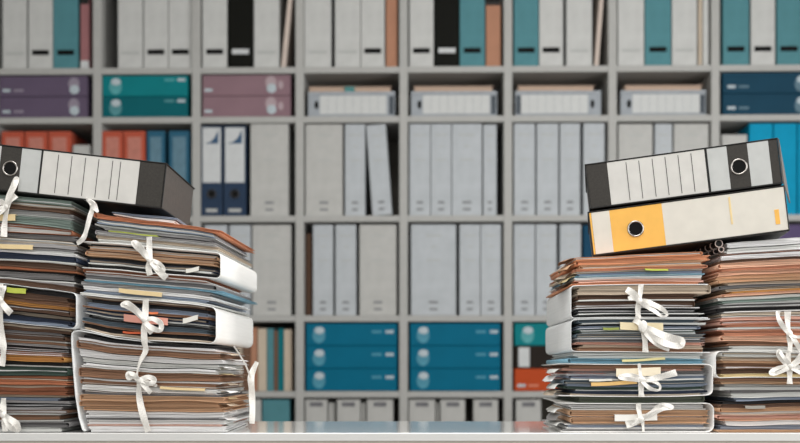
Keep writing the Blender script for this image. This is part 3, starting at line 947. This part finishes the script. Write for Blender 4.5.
bundle(f'seventh bundle of the {LD}', XD, d6, sh_(d7, -.2), 716, 870, [('F', 'brown', 3), ('P', 'tan', 3), ('P', 'pale', 6, 722, 870), ('F', 'ash', 2, 730, 870), ('P', 'pale', 5, 732, 870), ('P', 'steel', 3, 734, 870), ('F', 'charcoal', 3, 724, 870)], seed=47)
bundle(f'bottom bundle of the {LD}', XD, d7, d8, 717, 870, [('F', 'umber', 4), ('F', 'tan', 4), ('P', 'beige', 3), ('F', 'pink', 4), ('F', 'peach', 2.5), ('P', 'white', 5, 724, 870), ('P', 'steel', 4.5), ('F', 'tan', 2.5)], seed=48, jl=8)

COILM = mat('pale coil plastic', (214, 196, 188), .4)
# rolled spiral of the booklets on stack D
for q, (px, py, r, lb) in enumerate([(722, 243.3, 3.6, 'larger wire coil at the left end of the top white booklets'), (724.4, 249.3, 2.6, 'smaller wire coil below the larger one')]):
    t = thing('wire_coil', lb, 'coil', (wx(px) - .004, YF + .002, wz(py)))
    b = MB()
    for k in range(5):
        b.torus(0, .002 + k * .03, 0, r * U, .0009, COILM, 20, 6)
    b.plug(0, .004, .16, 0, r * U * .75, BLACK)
    b.build('wire', t)


# ------------------------------------------------------------------ large binders in front
def big_binder(label, origin_px, tilt_deg, length, height, mirror, panels, hole, mcase, mend, end_lab=None, depth=.285, y0=YF, ring=METAL, yaw=0):
    """origin: lower left front corner; local x along the spine, z up, y into the room. panels: (x0, x1, material, inset) in metres"""
    t = thing('lever_arch_binder', label, 'binder', (origin_px[0] - 400) * y0 / F * Vector((1, 0, 0)) + Vector((0, y0, ZC - (origin_px[1] - HOR) * y0 / F)), (0, -math.radians(tilt_deg), math.radians(yaw)))
    e = .0022
    b = MB()
    b.bevbox(0, length, 0.002, depth, 0, e, mcase, .0008).bevbox(0, length, 0.002, depth, height - e, height, mcase, .0008)
    b.box(e, length - e, .002, .0045, e, height - e, mcase)
    b.build('cover', t)
    MB().box(.002, length - .002, .0047, depth - .006, e + .0002, height - e - .0002, mend).build('inner_case', t)
    b = MB()
    b.bevbox(0, length, 0, .0022, 0, e, mcase, .0006).bevbox(0, length, 0, .0022, height - e, height, mcase, .0006)
    b.bevbox(0, e * .8, 0, .0022, e, height - e, mcase, .0005).bevbox(length - e * .8, length, 0, .0022, e, height - e, mcase, .0005)
    b.build('edge_piping', t)
    for nm, x0, x1, m, lines, plab in panels:
        b = MB()
        b.bevbox(x0, x1, .0006, .0022, e + .0003, height - e - .0003, m, .0003)
        for lx in lines:
            b.box(lx - .0005, lx + .0005, .0003, .0007, e + .004, height - e - .004, mat('thin black rule', (52, 52, 52), .6))
        o = b.build(nm, t)
        if plab:
            o['label'] = plab
    hx, hz, hr = hole
    fr_ = MB().torus(hx, .0004, hz, hr, .0016, ring).build('finger_ring', t)
    MB().plug(hx, -.0002, .0006, hz, hr * .92, HOLE).build('finger_hole', fr_)
    return t


GREYL = mat('pale grey label', (196, 198, 196), .55, amount=.06)
GREYC = mat('label card off white', (214, 212, 207), .55, amount=.05)
DGREY = mat('charcoal cloth paper', (58, 55, 51), .6, amount=.15, scale=(300, 300, 300))
CASEG = mat('grey mottled card', (122, 120, 118), .6, amount=.15, scale=(120, 120, 120))
YEL = mat('amber card', (248, 190, 92), .5, amount=.04)
CREAM = mat('cream label', (226, 221, 210), .55, amount=.04)
CASEL = mat('dark grey mottled card', (86, 82, 78), .6, amount=.12, scale=(120, 120, 120))
# left binder, falls to the right by 6.3 degrees; its lower right corner is at (161.5, 208.6)
Ll = .335
tl = -6.4
ax, az = 161.8, 208.8
ox = ax - Ll / U * math.cos(math.radians(tl))
oz = az + Ll / U * math.sin(math.radians(tl))
Lp = lambda q: Ll - q * U       # q pixels from the right end
lines = [Lp(27.5 + 15.6 * i) for i in range(1, 6)] + [Lp(27.5 + 15.6 * 5 + 13)]
big_binder('black and grey striped binder lying on the two left stacks', (ox, oz), tl, Ll, .0745, False, [
    ('end_band', Lp(26.5), Lp(1.6), DGREY, [], None),
    ('label_card', Lp(124), Lp(27), GREYC, [Lp(108.5), Lp(95), Lp(81.3), Lp(68), Lp(54), Lp(46)], 'pale card ruled into fields'),
    ('divider', Lp(125.8), Lp(124.2), BLACK, [], None),
    ('side_label', Lp(145.5), Lp(126), GREYL, [], None),
    ('hole_panel', Lp(166), Lp(145.7), DGREY, [], 'charcoal panel round the hole'),
    ('side_label', Lp(186), Lp(166.2), GREYL, [], None),
    ('end_band', 0.002, Lp(186.2), DGREY, [], None)], (Lp(155.3), .0375, .0112), BLACK, CASEL, depth=.25)
# right upper
tr = 6.2
Lr = .306
q = lambda v: v * Lr / 193.8
big_binder('black and grey striped binder lying tilted on top of the yellow one', (589.5, 209.2), tr, Lr, .0745, True, [
    ('end_band', q(1.6), q(22.5), DGREY, [], None),
    ('label_card', q(22.7), q(121), GREYC, [q(42), q(55), q(68.5), q(81.5), q(94.5), q(107.5)], 'pale card ruled into fields'),
    ('divider', q(121.2), q(123.2), BLACK, [], None),
    ('side_label', q(123.4), q(143), GREYL, [], None),
    ('hole_panel', q(143.2), q(163), DGREY, [], 'charcoal panel round the hole'),
    ('side_label', q(163.2), q(184), GREYL, [], None),
    ('end_band', q(184.2), Lr - .002, DGREY, [], None)], (q(153), .0365, .0118), BLACK, CASEG, y0=1.83, yaw=-9.8)
ub = [o for o in bpy.data.objects if o.get('label', '').endswith('top of the yellow one')][0]
b = MB()
b.add([(Lr + .0005, .003, .073), (Lr + .0005, .003, .002), (Lr + .040, .19, -.008), (Lr + .037, .19, .050),
       (Lr + .002, .003, .073), (Lr + .002, .003, .002), (Lr + .042, .19, -.008), (Lr + .039, .19, .050)],
      [(0, 1, 2, 3), (7, 6, 5, 4), (0, 4, 5, 1), (1, 5, 6, 2), (2, 6, 7, 3), (3, 7, 4, 0)], CASEL)
b.build('end_flap', ub)
# right lower: yellow
tr2 = 6.47
L2 = .312
q = lambda v: v * L2 / 196.8
CASEB = mat('black binder edge', (30, 28, 26), .5)
big_binder('white and amber yellow binder lying on the two right stacks', (592.5, 256.2), tr2, L2, .0735, True, [
    ('end_band', q(1.6), q(3.4), YEL, [], 'narrow yellow strip'),
    ('side_label', q(3.6), q(22), CREAM, [], None),
    ('hole_panel', q(22), q(75), YEL, [], 'amber yellow panel'),
    ('label_card', q(75), L2 - .002, CREAM, [], None)], (q(46.5), .0355, .0120), CASEB, CASEG, y0=1.83, yaw=-9.8)
yb = [o for o in bpy.data.objects if o.get('label', '').startswith('white and amber')][0]
MB().bevbox(q(184), q(188.5), .0001, .0007, q(8), q(23), YEL, .0002).build('yellow_mark', yb)
MB().bevbox(q(141), q(143), .0001, .0007, q(14), q(42), mat('pale amber print', (240, 214, 160), .5), .0002).build('yellow_mark', yb)


# ------------------------------------------------------------------ ribbons
def catmull(pts, n=8):
    out = []
    P = [pts[0]] + list(pts) + [pts[-1]]
    for i in range(1, len(P) - 2):
        p0, p1, p2, p3 = [Vector(a) for a in P[i - 1:i + 3]]
        for k in range(n):
            t = k / n
            out.append(.5 * ((2 * p1) + (-p0 + p2) * t + (2 * p0 - 5 * p1 + 4 * p2 - p3) * t * t + (-p0 + 3 * p1 - 3 * p2 + p3) * t ** 3))
    out.append(Vector(pts[-1]))
    return out


def strip(name, parent, org, pts, width=5.5, th=.0005, m=RIBBON, seed=0):
    """pts: (image x, image y, forward offset in mm[, width px]); a flat woven ribbon of real thickness"""
    P4 = [(wx(a[0]), YF - a[2] / 1000 - .0035, wz(a[1])) for a in pts]
    W = [(a[3] if len(a) > 3 else width) * U for a in pts]
    n = 8
    pc = catmull(P4, n)
    vs, fs = [], []
    prev = None
    for i, p_ in enumerate(pc):
        a = pc[max(0, i - 1)]
        c = pc[min(len(pc) - 1, i + 1)]
        d = (c - a)
        if d.length < 1e-9:
            d = Vector((0, 0, 1))
        d.normalize()
        s = d.cross(Vector((0, -1, 0)))
        if s.length < .25:
            s = prev if prev else Vector((1, 0, 0))
        s.normalize()
        if prev and s.dot(prev) < 0:
            s = -s
        if prev:
            s = (s * .6 + prev * .4).normalized()
        prev = s
        f = i / n
        k = min(int(f), len(W) - 2)
        wdt = W[k] + (W[k + 1] - W[k]) * (f - k)
        s2 = (s + Vector((0, .45 * math.sin(i * .35 + seed), 0))).normalized()
        nn = d.cross(s2).normalized() * th
        for sx, tx in ((-.5, 0), (.5, 0), (.5, 1), (-.5, 1)):
            v = p_ + s2 * wdt * sx + nn * tx
            vs.append((v.x - org[0], v.y - org[1], v.z - org[2]))
    L = len(pc)
    for i in range(L - 1):
        for j in range(4):
            fs.append((i * 4 + j, i * 4 + (j + 1) % 4, i * 4 + 4 + (j + 1) % 4, i * 4 + 4 + j))
    fs += [(3, 2, 1, 0), ((L - 1) * 4, (L - 1) * 4 + 1, (L - 1) * 4 + 2, (L - 1) * 4 + 3)]
    b = MB()
    b.add(vs, fs, m, False)
    return b.build(name, parent)


def knot(parent, org, px, py, w_=4, h_=4, off=4):
    b = MB()
    vs, fs = [], []
    n, k = 12, 8
    for i in range(k + 1):
        a = math.pi * i / k
        for j in range(n):
            c = 2 * math.pi * j / n
            bump = 1 + .12 * math.sin(3 * c + i)
            vs.append((wx(px) + w_ * .5 * U * math.sin(a) * math.cos(c) * bump - org[0], YF - off / 1000 - .0035 + .0022 * math.sin(a) * math.sin(c) - org[1], wz(py) + h_ * .5 * U * math.cos(a) * bump - org[2]))
    for i in range(k):
        for j in range(n):
            fs.append((i * n + j, i * n + (j + 1) % n, (i + 1) * n + (j + 1) % n, (i + 1) * n + j))
    b.add(vs, fs, RIBBON, True)
    return b.build('knot', parent)


def ribbon(label, kx, ky, bands=(), loops=(), tails=(), kw=5, kh=5):
    org = (wx(kx), YF - .004, wz(ky))
    t = thing('ribbon_bow', label, 'ribbon', org, group='white ribbon ties')
    for i, a in enumerate(bands):
        strip('band', t, org, a, seed=i)
    for i, a in enumerate(loops):
        strip('bow_loop', t, org, a, 4.6, seed=i + 1)
    for i, a in enumerate(tails):
        strip('tail', t, org, a, 5, seed=i + 2)
    knot(t, org, kx, ky, kw, kh)
    return t


ribbon('white ribbon bow at the top left with a loop over the striped binder', 7.5, 207,
       bands=[[(8, 207, 1), (5.5, 222, 0), (4.5, 237, 0, 6.5)], [(8, 207, 1), (10, 200, 0), (11, 195, -2)]],
       loops=[[(8, 206, 3), (11, 194, 5), (16, 183, 4, 5), (18.5, 180, 5, 5), (17, 187, 8, 5), (12, 199, 8), (8, 207, 4)], [(8, 206, 3), (3, 203, 6, 6), (-3, 206, 7, 6), (-1, 211, 8, 6), (5, 208, 4)]],
       tails=[[(8, 206, 4), (13, 201, 6), (18, 196, 6, 6)], [(8, 207, 4), (3, 212, 6), (-2, 216, 5)]])
ribbon('white ribbon with a tail at the left edge below a lime note', 1.5, 300,
       bands=[[(1, 300, 1), (1.5, 330, 0, 7), (3.5, 345, -1, 7), (4, 355, 0, 6), (2, 366, 0, 7)], [(1, 300, 1), (1, 290, 0), (1, 284, -1)]],
       loops=[[(2, 300, 3), (-4, 292, 6, 7), (-9, 297, 7, 7), (-2, 302, 5)]],
       tails=[[(2, 301, 4, 5), (7, 307, 6, 6), (13, 314, 6, 7.5)], [(2, 299, 4, 6), (5, 290, 6, 6), (5, 286, 5, 6)]], kw=7, kh=8)
ribbon('white ribbon bow at the bottom left edge just above desk', 4.5, 415,
       bands=[[(4.5, 414, 1), (4, 405, 0, 6), (4, 398, -1, 6)], [(4.5, 415, 1), (5, 424, 0, 5), (6, 431.5, 0, 5)]],
       loops=[[(5, 415, 3), (12, 419, 6, 6), (19, 424, 7, 7), (20, 429, 8, 6), (13, 427, 8, 6), (6, 417, 4)]],
       tails=[[(4, 415, 4), (0, 409, 6), (-4, 405, 5)]], kw=6, kh=6)
ribbon('white ribbon bow on the second bundle of the inner left stack', 150.5, 260.5,
       bands=[[(150.5, 260, 1), (149.8, 248, 0, 6), (149.5, 237, -1, 6.5)], [(150, 261, 1), (149, 268, 0, 6), (150.5, 275.5, 0, 6)]],
       loops=[[(150, 260, 3), (144, 254, 5), (137, 247, 6), (134.6, 243, 7, 4), (138.5, 243.5, 8, 4), (145, 251, 8), (150, 259, 5)], [(151, 261, 3), (157, 262, 6, 4), (163, 266, 7, 3.5), (165, 271, 8, 4), (158, 269, 8, 4), (152, 262, 5)]],
       tails=[[(151, 261, 4, 5), (158, 269, 6, 7), (167.5, 279, 6, 7)]], kw=5, kh=6)
ribbon('white ribbon bow in front of the pink note on inner left stack', 145.5, 320,
       bands=[[(146, 320, 1), (146, 310, 0, 6.5), (146, 299.5, -1, 7)], [(145.5, 321, 1), (144.5, 330, 0, 6), (145, 342, 0, 6.5), (146, 351, 0, 5.5), (141, 361, 1, 3.5), (138, 371, 1, 1.8), (138, 380, 1, 2)]],
       loops=[[(145, 320, 3), (138, 313, 5, 5), (128, 306.5, 6, 5), (124.5, 305, 8, 5), (129.5, 303.5, 9, 5), (138, 310, 8, 5), (145, 318, 5)],
              [(146, 320, 3), (154, 319, 6, 5), (162, 323.5, 7, 6), (161.5, 330.5, 9, 5), (153, 328, 8, 6), (146, 322, 5)]],
       tails=[[(146, 321, 4), (149, 328, 6), (152.5, 334, 5, 4)]], kw=6, kh=6)
ribbon('white ribbon bow low on the inner left stack with curled loops', 140.5, 380.5,
       bands=[[(140, 381, 1), (139.5, 395, 0, 6), (143, 413, 0, 7), (148.5, 431.5, 0, 7)]],
       loops=[[(140, 380, 3), (135, 377, 5, 4.5), (130, 378, 6, 4.5), (130, 373.5, 8, 4.5), (135.5, 374.5, 8, 4.5), (140, 380, 5)],
              [(141, 380, 3), (149, 377, 6, 5), (156, 380, 7, 5.5), (151, 384, 8, 5), (142, 382, 5)]],
       tails=[[(141, 381, 4, 5), (146, 386, 6, 5), (152, 393, 5, 5)], [(141, 380, 5, 4), (148, 382, 6, 5), (158, 386, 4, 3)]], kw=6, kh=6)
ribbon('white ribbon bow highest on the inner right stack', 638.5, 301.5,
       bands=[[(638.5, 301, 1), (640, 292, 0, 5), (640.5, 284.5, -1, 5.5)], [(638.5, 302, 1), (637.5, 310, 0, 6), (638, 318.5, 0, 6)]],
       loops=[[(639, 301, 3), (648, 303, 6, 6), (660, 309, 7, 5), (665.5, 315, 8, 2.5), (660, 316.5, 9, 2.5), (650, 309, 8, 6), (640, 303, 5)]],
       tails=[[(638, 301, 4, 4), (633, 295, 6, 7), (625.5, 289.5, 5, 7)], [(637, 300, 5, 5), (632, 298, 7, 6), (627, 299, 6, 4)]], kw=6, kh=6)
ribbon('white ribbon bow with long loop over a cream note, inner right stack', 642, 327,
       bands=[[(642, 327, 1), (637, 321, 0, 7), (634, 318.8, -1, 8)], [(642.5, 327, 1), (644.5, 340, 0, 6), (645, 352.5, 0, 6.5)]],
       loops=[[(643, 327, 3), (652, 331, 6, 7), (668, 338, 7, 8), (680, 341, 8, 7), (678, 346, 9, 6), (662, 343, 9, 7), (646, 332, 5)]],
       tails=[[(644, 331, 4, 6), (650, 340, 6, 4.5), (659, 346.5, 6, 4), (668, 350, 5, 3.5)]], kw=9, kh=12)
ribbon('white ribbon bow over the orange and cream notes, inner right stack', 640.5, 379.5,
       bands=[[(640.5, 379, 1), (639.5, 371, 0, 3.5), (638.5, 363.5, -1, 3)], [(640.5, 380, 1), (640.8, 390, 0, 6), (641, 397, 0, 6.5)]],
       loops=[[(641, 379, 3), (650, 380, 6, 5), (658, 385, 7, 2.5), (657, 390, 8, 2.2), (648, 388, 8, 4), (641, 381, 5)],
              [(640, 379, 3), (634, 376, 6, 4), (626, 375, 7, 4), (618, 377, 8, 4), (626, 379, 9, 4), (639, 380, 5)]],
       tails=[[(641, 380, 4, 5), (650, 379, 6, 6), (662, 376, 7, 6.5), (675, 372.5, 6, 7)]], kw=8, kh=6)
ribbon('white ribbon bow at the foot of the inner right stack', 639.5, 419,
       bands=[[(640, 418, 1), (638.5, 410, 0, 5), (638, 403, -1, 5)], [(641, 419, 1), (642.5, 425, 0, 3), (643, 431.8, 0, 2.5)]],
       loops=[[(640, 419, 3), (650, 413, 6, 5), (656, 407, 7, 4.5), (662, 404.5, 8, 4), (670, 407, 8, 5), (660, 409, 9, 4), (646, 417, 5)]],
       tails=[[(640, 419, 4, 5), (634, 422, 6, 7), (625, 424.5, 5, 7)], [(639, 418, 4, 3), (634, 421, 7, 3), (630, 424, 6, 3)]], kw=7, kh=6)
ribbon('white ribbon tie on the rust folders of the far right stack', 788, 334,
       bands=[[(788, 334, 1), (787, 322, 0, 5.5), (787, 311.5, -1, 6.5)], [(788, 335, 1), (789.5, 343, 0, 6), (789, 352, 0, 5)]],
       loops=[],
       tails=[[(787, 333, 4, 5), (780, 325, 6, 5), (776, 317, 6, 4.5), (776.5, 311.5, 5, 4.5)], [(789, 335, 4, 4), (794, 337, 6, 3), (802, 337, 6, 3)], [(789, 335, 5, 5), (794, 343, 6, 5), (799, 350, 4, 4)]], kw=6, kh=7)
ribbon('white ribbon star bow low on the far right stack', 788.5, 366,
       bands=[[(788.5, 366, 1), (788, 359, 0, 4.5), (787.5, 352.5, -1, 5)], [(788.5, 367, 1), (789, 374, 0, 6), (789, 384, 0, 6)]],
       loops=[[(788, 366, 3), (782, 362, 5, 4), (776.5, 355, 6, 5), (777, 351.5, 8, 4.5), (781, 357, 8, 4), (788, 365, 5)],
              [(788, 366, 3), (780, 367, 6, 4), (771, 370, 7, 4), (768.5, 373.5, 8, 4), (775, 373, 9, 4), (787, 368, 5)],
              [(789, 366, 3), (795, 360, 6, 4), (800, 352, 7, 4), (801, 358, 9, 4), (790, 366, 5)],
              [(789, 366, 3), (796, 367, 6, 4), (806, 372, 7, 4), (800, 373.5, 9, 4), (790, 368, 5)]], kw=6, kh=5)
org = (wx(92), YF, wz(243))
t = thing('elastic_band', 'flat white band rising steeply between the two left stacks', 'band', org)
strip('band', t, org, [(83, 198.6, -6, 2.5), (88, 200, -2, 3.5), (93, 204, 0, 6.5), (92.5, 210, 0, 5), (90, 219, 0, 4.6), (86.5, 231, 0, 4.6), (83.5, 239, 0, 5), (77, 243.5, -3, 4)], 5, th=.0012)
strip('band_tip', t, org, [(90, 201, 1, 4), (94.5, 206.5, 1, 7), (98.5, 212.5, 0, 2)], 5, th=.0012)
# the ribbon end standing at the right side of stack B
org = (wx(250), YF + .02, ZD)
t = thing('ribbon', 'white ribbon end standing upright at the right side of inner left stack', 'ribbon', org, group='white ribbon ties')
strip('band', t, org, [(252.5, 361.5, -60, 4.5), (249, 369, -60, 6), (246.5, 378, -58, 7), (247.5, 392, -55, 7), (248.5, 410, -52, 6), (248, 425, -50, 6)], 6)
strip('strand', t, org, [(233, 346, -12, 1.6), (239, 356, -20, 1.6), (243, 366, -40, 1.6), (246, 378, -56, 2)], 2)


# ------------------------------------------------------------------ notes sticking out of the bundles
def note(label, x0, x1, y0a, y0b, h, col, off=0.0, slant=0.0):
    """folded paper note: a drooping front tab and a tongue going in between the sheets"""
    org = (wx((x0 + x1) / 2), YF - .001, wz((y0a + y0b) / 2 + h))
    b = MB()
    m = mat('note ' + col[0], col[1], .7, amount=.05)
    n = 8
    vs = []
    for i in range(n + 1):
        f = i / n
        x = x0 + (x1 - x0) * f
        yt = y0a + (y0b - y0a) * f + .3 * math.sin(f * 5)
        for (dy, dz) in ((.010, 0), (-.0012, 0), (-.0016, h), (-.0012, h), (-.0008, .4), (.010, .4)):
            vs.append((wx(x) - org[0], YF + dy - off - org[1], wz(yt + dz) - org[2]))
    fs = []
    for i in range(n):
        for j in range(6):
            fs.append((i * 6 + j, i * 6 + (j + 1) % 6, i * 6 + 6 + (j + 1) % 6, i * 6 + 6 + j))
    fs += [(5, 4, 1, 0), (4, 3, 2, 1), (n * 6, n * 6 + 1, n * 6 + 4, n * 6 + 5), (n * 6 + 1, n * 6 + 2, n * 6 + 3, n * 6 + 4)]
    b.add(vs, fs, m)
    o = b.build('paper_note', None, org)
    tag(o, label, 'note', 'paper notes sticking out of the bundles')


SAND = ('sand', (232, 208, 160))
note('sand note at the left edge in the second bundle of far left stack', -12, 33, 243, 245.5, 4.6, SAND)
note('small sand note behind the ribbon at the left top bundle', -6, 15.5, 214, 214.6, 6.5, SAND)
note('lime green note in the far left stack', 7, 26, 287, 289, 5.2, ('lime', (190, 200, 86)))
note('long sand note above the pink note, inner left stack', 119, 162, 288, 293, 4.4, SAND)
note('pink note behind the ribbon bow, inner left stack', 124, 168, 314, 318.5, 7.2, ('pink', (226, 162, 146)))
note('thin orange note just above the pink note', 148, 158, 311.5, 312.4, 2.2, ('orange', (228, 128, 84)))
note('thin orange red note below the pink note', 123, 141, 331, 332.5, 2.0, ('vermilion', (206, 98, 62)))
note('white torn slip peeking out of second bundle, inner left stack', 186, 199, 269, 266.8, 4.0, ('white', (232, 230, 222)))
note('white torn corner right of pink note, inner left stack', 183, 198, 318.5, 315, 5.0, ('white', (232, 230, 222)))
note('thin cream note right of the low bow, inner left stack', 160, 205, 386.4, 389, 2.4, SAND)
note('cream note under the long looped ribbon, inner right stack', 620, 663, 322, 323.5, 7.5, ('cream', (244, 228, 190)))
note('olive green strip peeking left of the cream note', 603, 619, 327.4, 327.8, 2.4, ('olive', (150, 160, 84)))
note('cream white note above the orange ones, inner right stack', 616, 660.5, 368.5, 367.5, 8.3, ('ivory', (250, 238, 212)))
note('orange sand strip left of ribbon, inner right stack', 591, 637, 382.5, 380.5, 3.6, ('amber', (238, 196, 128)))
note('white strip above the orange sand strip, inner right stack', 589, 612, 379, 379, 2.2, ('white', (232, 230, 222)))
note('yellowish strip in the pale blue folder, inner right stack', 622, 665, 359.5, 357.5, 2.4, ('straw', (226, 216, 160)))
note('bright white note beside the lowest bow, inner right stack', 614.5, 657, 414.5, 414, 6.6, ('bright white', (250, 248, 242)))
note('lime strip at the top of inner right stack', 645, 668, 268.5, 269.5, 1.6, ('lime', (190, 200, 86)))
note('grey plastic tab low in far right stack', 745, 765, 405.5, 406, 3, ('grey', (160, 156, 148)))


# ------------------------------------------------------------------ bent page corners jutting out at the sides of the stacks
def page_corner(label, side, px, py, out, ydep, dl, col, droop=2.0, seed=0, group=None):
    """a sheet whose corner sticks out sideways by out px at depth ydep..ydep+dl, drooping and creased"""
    rnd = random.Random(seed)
    org = (wx(px), YF + ydep, wz(py))
    nx, ny = 9, 8
    b = MB()
    vs = []
    ph = rnd.uniform(0, 60)
    sx = 1 if side > 0 else -1
    for k in (0, 1):
        for j in range(ny + 1):
            v = j / ny
            reach = out * (.45 + .55 * math.sin(math.pi * min(1, v * 1.15 + .08))) + rnd.uniform(-.12, .12) * out * (1 - k)
            if k == 0:
                if j == 0:
                    R_ = []
                R_.append(reach)
            reach = R_[j]
            for i in range(nx + 1):
                u_ = i / nx
                x = -4 + (reach + 4) * u_
                z = -droop * max(0, u_ - .3) ** 2 * 2 + (u_ ** 1.5) * 1.3 * noise.noise(Vector((u_ * 2.5, v * 3, ph)))
                vs.append((sx * x * U, v * dl, z * U + k * .0004))
    m_ = (nx + 1) * (ny + 1)
    fs = []
    for j in range(ny):
        for i in range(nx):
            a = j * (nx + 1) + i
            q_ = (a, a + 1, a + nx + 2, a + nx + 1)
            fs.append(q_ if sx < 0 else q_)
            fs.append(tuple(m_ + t_ for t_ in reversed(q_)))
    rim = [i for i in range(nx)] + [nx + j * (nx + 1) for j in range(ny)] + [ny * (nx + 1) + nx - i for i in range(nx)] + [(ny - j) * (nx + 1) for j in range(ny)]
    for i in range(len(rim)):
        a, c = rim[i], rim[(i + 1) % len(rim)]
        fs.append((a, c, c + m_, a + m_))
    b.add(vs, fs, cm(col), True)
    o = recalc(b.build('page_corner', None, org))
    tag(o, label, 'paper', group)


g = 'bent page corners at the right side of inner left stack'
for i, (py, out, yd, dl, c) in enumerate([(353.5, 16, .012, .06, 'beige'), (359, 20, .04, .10, 'white'), (367, 11, .01, .07, 'white'), (374, 9, .015, .09, 'cream'), (383.5, 12, .02, .09, 'beige'),
                                          (391, 14, .01, .10, 'white'), (398, 10, .03, .08, 'cream'), (404.5, 13, .01, .09, 'beige'), (411.5, 11, .02, .10, 'white'), (419, 13, .01, .09, 'white'), (425, 9, .03, .08, 'pale')]):
    page_corner(f'{c} page corner bent outward at right of inner left stack, {ORD[i]} from top', 1, 221.5, py, out, yd, dl, c, droop=1.5, seed=60 + i, group=g)
g = 'bent page corners at the left side of inner right stack'
for i, (px, py, out, yd, dl, c, dr) in enumerate([(574, 257, 11, .02, .10, 'brown', 3), (575, 263.5, 12, .01, .12, 'tan', 5), (576, 271, 15, .03, .12, 'beige', 6), (575, 276, 12, .01, .10, 'cream', 5), (574, 281.5, 12, .03, .12, 'umber', 4),
                                                  (561, 369, 8, .02, .12, 'pale', 4), (560, 376, 10, .04, .12, 'white', 6), (561, 384, 9, .02, .12, 'pale', 5), (561, 391, 11, .03, .12, 'beige', 5),
                                                  (561, 409, 8, .02, .12, 'pale', 4), (562, 416, 9, .03, .12, 'grey', 5), (562, 423, 7, .02, .12, 'pale', 3)]):
    page_corner(f'{WORD.get(c, c)} page corner drooping at left of inner right stack, {ORD[i]} from top', -1, px, py, out, yd, dl, c, droop=dr, seed=80 + i, group=g)
